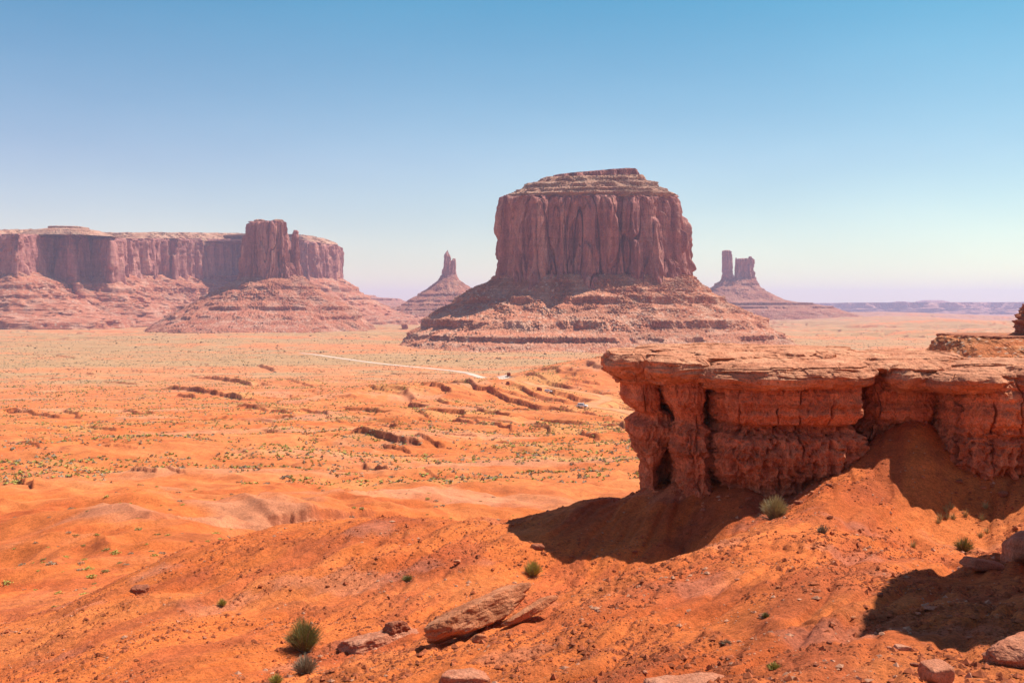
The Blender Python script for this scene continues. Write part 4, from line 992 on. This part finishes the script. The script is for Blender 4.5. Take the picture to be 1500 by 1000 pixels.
for i in range(12):
    px = 1330 + rng.random() * 130; py = 742 + rng.random() * 60
    x, y, z = hit(px, py)
    o = link('grass_tuft', tuft_mesh(0.35 + 0.02 * (i % 5), 0.25, 60, 30 + i, M_SH4, 0.008), None, (x, y, z - 0.02))
    tag(o, 'thin straw grass tuft on the sunny patch between the two shadows at right', 'grass tuft', 'straw grass tufts on the sunny patch at right')

def clump_template(n, seed, spread=1.0, leaf=0.34):
    g = np.random.default_rng(seed); V = []; F = []
    for i in range(n):
        d = g.normal(size=3); d[2] = abs(d[2]); d /= np.linalg.norm(d)
        c = d * g.uniform(0.45, 1.0) * np.array([1, 1, 0.75]) * spread
        a, b = g.normal(size=3), g.normal(size=3); a /= np.linalg.norm(a); b /= np.linalg.norm(b)
        k = len(V); V += [c + a * leaf, c - a * leaf * 0.6 + b * leaf * 0.6, c - b * leaf]
        F.append((k, k + 1, k + 2))
    return np.array(V), np.array(F)
# 300 individual low shrubs nearest the viewer on the mid ground
g = np.random.default_rng(33)
def shrub_points(n, r0, r1, thr, power=1.0):
    x, y = view_points(n, r0, r1, g, 27, power)
    d = fbm2(x / 45 + 77, y / 26, 4) + 0.5 * n2(x / 8, y / 8)
    k = (d > thr) & (road_dist(x, y) > 9); return x[k], y[k]
X, Yy = shrub_points(3600, 66, 420, 0.06, 0.75)
def visible(x, y, z):
    """rough test against the smooth terrain"""
    v = np.ones(len(x), bool)
    for f in np.linspace(0.12, 0.97, 40):
        v &= ground_smooth(x * f, y * f) < z * f + 0.6
    return v
Z = gz(X, Yy); vi = visible(X, Yy, Z + 0.5); inpx = np.abs(X / Yy * FPX) < 740
vi &= inpx & ~((X / Yy * FPX + 750 > 900))
X, Yy, Z = X[vi], Yy[vi], Z[vi]
o_ = np.argsort(np.hypot(X, Yy)); X, Yy, Z = X[o_], Yy[o_], Z[o_]
kinds = []
for i, (mt, lb, gp) in enumerate(((M_SH3, 'low yellow-green bush dotting the orange ground below the crest', 'yellow-green bushes on the middle ground'),
                                  (M_SH1, 'low dark green bush dotting the orange ground below the crest', 'dark green bushes on the middle ground'),
                                  (M_SH2, 'low grey bush dotting the orange ground below the crest', 'grey bushes on the middle ground'))):
    v, f = clump_template(90, 40 + i, 1.0, 0.20); v *= 0.5
    kinds.append((mesh_np('bush', v, f, mt, False), lb, gp))
NI = min(300, len(X))
sel = np.zeros(len(X), bool); sel[:NI] = True
for i in range(NI):
    me, lb, gp = kinds[(0, 1, 2, 0, 2)[i % 5]]
    o = link('desert_bush', me, None, (X[i], Yy[i], Z[i] - 0.05)); s = random.uniform(0.35, 1.0)
    o.scale = (s * random.uniform(0.9, 1.5), s, s * random.uniform(0.6, 0.9)); o.rotation_euler = (0, 0, random.random() * 6)
    tag(o, lb, 'bush', gp)
RX, RY, RZ = X[NI:], Yy[NI:], Z[NI:]
for i, (mt, r0, r1, cnt, thr) in enumerate(((M_SH3, 170, 900, 46000, 0.04), (M_SH2, 200, 2600, 64000, -0.08), (M_SH1, 300, 2600, 12000, 0.0))):
    x, y = shrub_points(cnt, r0, r1, thr, 0.8)
    keep = np.hypot(x, y) > np.hypot(X[NI - 1], Yy[NI - 1]); x, y = x[keep], y[keep]
    rr_ = np.hypot(x, y)
    S = (0.22 + 0.5 * g.random(len(x)) ** 2) * (1 + 0.9 * sst(300, 1500, rr_))
    v, f = clump_template(9, 50 + i, 0.8, 0.55)
    V, F = scatter_mesh(np.stack([x, y, gz(x, y)], 1), S, v, f, g)
    tag(link('scrub', mesh_np('scrub', V, F, mt, False)), kind='stuff')

# junipers on the far flat
def juniper(seed):
    v, f = clump_template(260, seed, 1.0, 0.16)
    g = np.random.default_rng(seed)
    v[:, 2] = v[:, 2] * 1.05 + 0.25
    v *= (1 + 0.18 * fbm3(v[:, 0] * 2, v[:, 1] * 2, v[:, 2] * 2 + seed, 2))[:, None]
    me = mesh_np('crown', v * 1.7, f, M_JUN, False)
    a = np.linspace(0, 2 * math.pi, 8, endpoint=False); rows = []
    for k, (z, r) in enumerate(((-0.3, .26), (0.4, .18), (1.1, .12), (1.9, .05))):
        rows.append(np.stack([np.cos(a) * r + 0.08 * k, np.sin(a) * r, 0 * a + z], -1))
    return me, mesh_np('trunk', np.vstack(rows), grid_faces(4, 8, True), M_BARK)
JM = [juniper(60 + i) for i in range(3)]
g = np.random.default_rng(44)
cand = []
for px0, px1, py0, py1, cnt in ((0, 250, 480, 512, 26), (250, 620, 496, 520, 34), (600, 800, 508, 532, 26), (150, 560, 484, 500, 22)):
    for _ in range(cnt): cand.append((g.uniform(px0, px1), g.uniform(py0, py1)))
for i, (px, py) in enumerate(cand):
    Yj = yof(px, py); xj = (px - 750) / FPX * Yj
    if road_dist(np.array([xj]), np.array([Yj]))[0] < 12: continue
    t = thing('juniper_tree', 'small dark rounded juniper dotted on the greenish flat below the buttes', 'tree', (xj, Yj, float(gz(xj, Yj)[0])), 'junipers on the greenish flat')
    s = g.uniform(0.6, 1.25); t.scale = (s * g.uniform(1, 1.4), s, s * 0.85); t.rotation_euler = (0, 0, g.uniform(0, 6))
    a, b = JM[i % 3]; link('crown', a, t); link('trunk', b, t)

# ------------------------------------------------------------------ vehicles
M_WHITE = plain_mat('white_paint', (0.80, 0.80, 0.78), 0.3, 0.5, 0.02)
M_GLASS = plain_mat('dark_glass', (0.03, 0.035, 0.045), 0.08, 0.6, 0.0)
M_TYRE = plain_mat('tyre_rubber', (0.025, 0.025, 0.025), 0.85, 0.2, 0.1)
M_RIM = plain_mat('wheel_rim', (0.55, 0.55, 0.56), 0.35, 0.5, 0.0, metal=0.8)
M_LAMP = plain_mat('lamp_glass', (0.75, 0.75, 0.72), 0.15, 0.6, 0.0)
M_RED = plain_mat('red_lamp', (0.45, 0.02, 0.02), 0.2, 0.6, 0.0)
def box(x0, x1, y0, y1, z0, z1, tx=0.0, ty=0.0, tx2=None):
    tx2 = tx if tx2 is None else tx2
    v = [(x0, y0, z0), (x1, y0, z0), (x1, y1, z0), (x0, y1, z0), (x0 + tx, y0 + ty, z1), (x1 - tx2, y0 + ty, z1), (x1 - tx2, y1 - ty, z1), (x0 + tx, y1 - ty, z1)]
    return np.array(v, float), np.array([(0, 3, 2, 1), (4, 5, 6, 7), (0, 1, 5, 4), (1, 2, 6, 5), (2, 3, 7, 6), (3, 0, 4, 7)])
def bevel_obj(o, wd=0.06, seg=3):
    m = o.modifiers.new('bevel', 'BEVEL'); m.width = wd; m.segments = seg; m.limit_method = 'ANGLE'
def car(px, py, rz, label, scale=1.0, tall=0.0):
    x, y, z = hit(px, py, 300)
    t = thing('parked_car', label, 'car', (x, y, z + 0.17)); t.rotation_euler = (0, 0, R(rz)); t.scale = (scale,) * 3
    # side profile extruded: x forward
    prof = [(-2.3, .42), (-2.35, .75), (-2.28, 1.08), (-2.2, 1.12), (1.0, 1.14), (1.25, 1.12), (2.15, .98), (2.33, .82), (2.36, .5), (2.28, .36), (-2.2, .36)]
    n = len(prof); V = [(a, -.93, b) for a, b in prof] + [(a, .93, b) for a, b in prof]
    me = bpy.data.meshes.new('body'); me.from_pydata(V, [], [tuple(range(n)), tuple(range(2 * n - 1, n - 1, -1))] + [((k + 1) % n, k, k + n, (k + 1) % n + n) for k in range(n)])
    me.materials.append(M_WHITE); b = link('body', me, t); bevel_obj(b)
    v, f = box(-2.15, 1.15, -.86, .86, 1.10, 1.72 + tall, 0.28, 0.12, 0.75)
    c = link('cabin', mesh_np('cabin', v, f, M_WHITE, False), t); bevel_obj(c, 0.05)
    for s in (-1, 1):
        for a0, a1 in ((-1.78, -1.0), (-0.92, -0.12), (-0.04, 0.5)):
            v = np.array([(a0, s * .852, 1.19), (a1 + (0.22 if a1 > 0.4 else 0), s * .852, 1.19), (a1 - (0.06 if a1 > 0.4 else 0), s * .778, 1.6 + tall), (a0 + 0.04, s * .778, 1.6 + tall)]) + np.array([0, s * 0.012, 0])
            v = np.vstack([v, v - np.array([0, s * 0.02, 0])])
            link('window', mesh_np('window', v, np.array([(0, 1, 2, 3), (7, 6, 5, 4), (0, 4, 5, 1), (1, 5, 6, 2), (2, 6, 7, 3), (3, 7, 4, 0)]), M_GLASS, False), t)
    for nm, xa, xb in (('windscreen', 1.10, 0.50), ('rear_window', -2.12, -1.92)):
        sg = 1 if xa > 0 else -1
        v = np.array([(xa + .02 * sg, -.72, 1.2), (xa + .02 * sg, .72, 1.2), (xb + .03 * sg, .66, 1.62 + tall), (xb + .03 * sg, -.66, 1.62 + tall)])
        v = np.vstack([v, v - np.array([0.05 * sg, 0, 0.03])])
        link(nm, mesh_np(nm, v, np.array([(0, 1, 2, 3), (7, 6, 5, 4), (0, 4, 5, 1), (1, 5, 6, 2), (2, 6, 7, 3), (3, 7, 4, 0)]), M_GLASS, False), t)
    a = np.linspace(0, 2 * math.pi, 20, endpoint=False)
    for sx in (-1.45, 1.42):
        for sy in (-1, 1):
            def ring(r, yy): return np.stack([np.cos(a) * r, 0 * a + yy, np.sin(a) * r], -1)
            V = np.vstack([ring(.2, -.10), ring(.36, -.12), ring(.38, -.06), ring(.38, .06), ring(.36, .12), ring(.2, .10)])
            wv = link('wheel', mesh_np('wheel', V, grid_faces(6, 20, True), M_TYRE), t, (sx, sy * .85, .38))
            V = np.vstack([ring(.21, -.09), ring(.19, -.115), ring(.05, -.10), ring(.05, .10), ring(.19, .115), ring(.21, .09)])
            link('rim', mesh_np('rim', V, grid_faces(6, 20, True), M_RIM), wv)
    for sy in (-1, 1):
        v, f = box(2.24, 2.36, sy * .72 - .14, sy * .72 + .14, .78, .92); link('headlight', mesh_np('headlight', v, f, M_LAMP, False), t)
        v, f = box(-2.36, -2.26, sy * .78 - .09, sy * .78 + .09, .82, 1.06); link('tail_light', mesh_np('tail_light', v, f, M_RED, False), t)
        v, f = box(.62, .80, sy * 1.0 - .09, sy * 1.0 + .09, 1.14, 1.28); link('side_mirror', mesh_np('side_mirror', v, f, M_WHITE, False), t)
    return t
car(853, 597, -18, 'white off-road car with dark windows parked on the bare dirt by the road bend', 1.1, 0.1)
car(803, 575, -10, 'small pale car farther back on the dirt road beside a dark rock', 1.0, 0.0)

# ------------------------------------------------------------------ haze
hz = bpy.data.materials.new('desert_air'); hz.use_nodes = True; t = hz.node_tree; t.nodes.clear()
o = t.nodes.new('ShaderNodeOutputMaterial'); pv = t.nodes.new('ShaderNodeVolumePrincipled')
pv.inputs['Density'].default_value = 5.8e-5; pv.inputs['Color'].default_value = (0.64, 0.66, 1.0, 1); pv.inputs['Anisotropy'].default_value = 0.15
t.links.new(pv.outputs[0], o.inputs['Volume'])
zlo = -185.0
v, f = box(-23000, 23000, -23000, 23000, zlo, 330)
tag(link('haze', mesh_np('haze', v, f, hz, False)), kind='stuff')
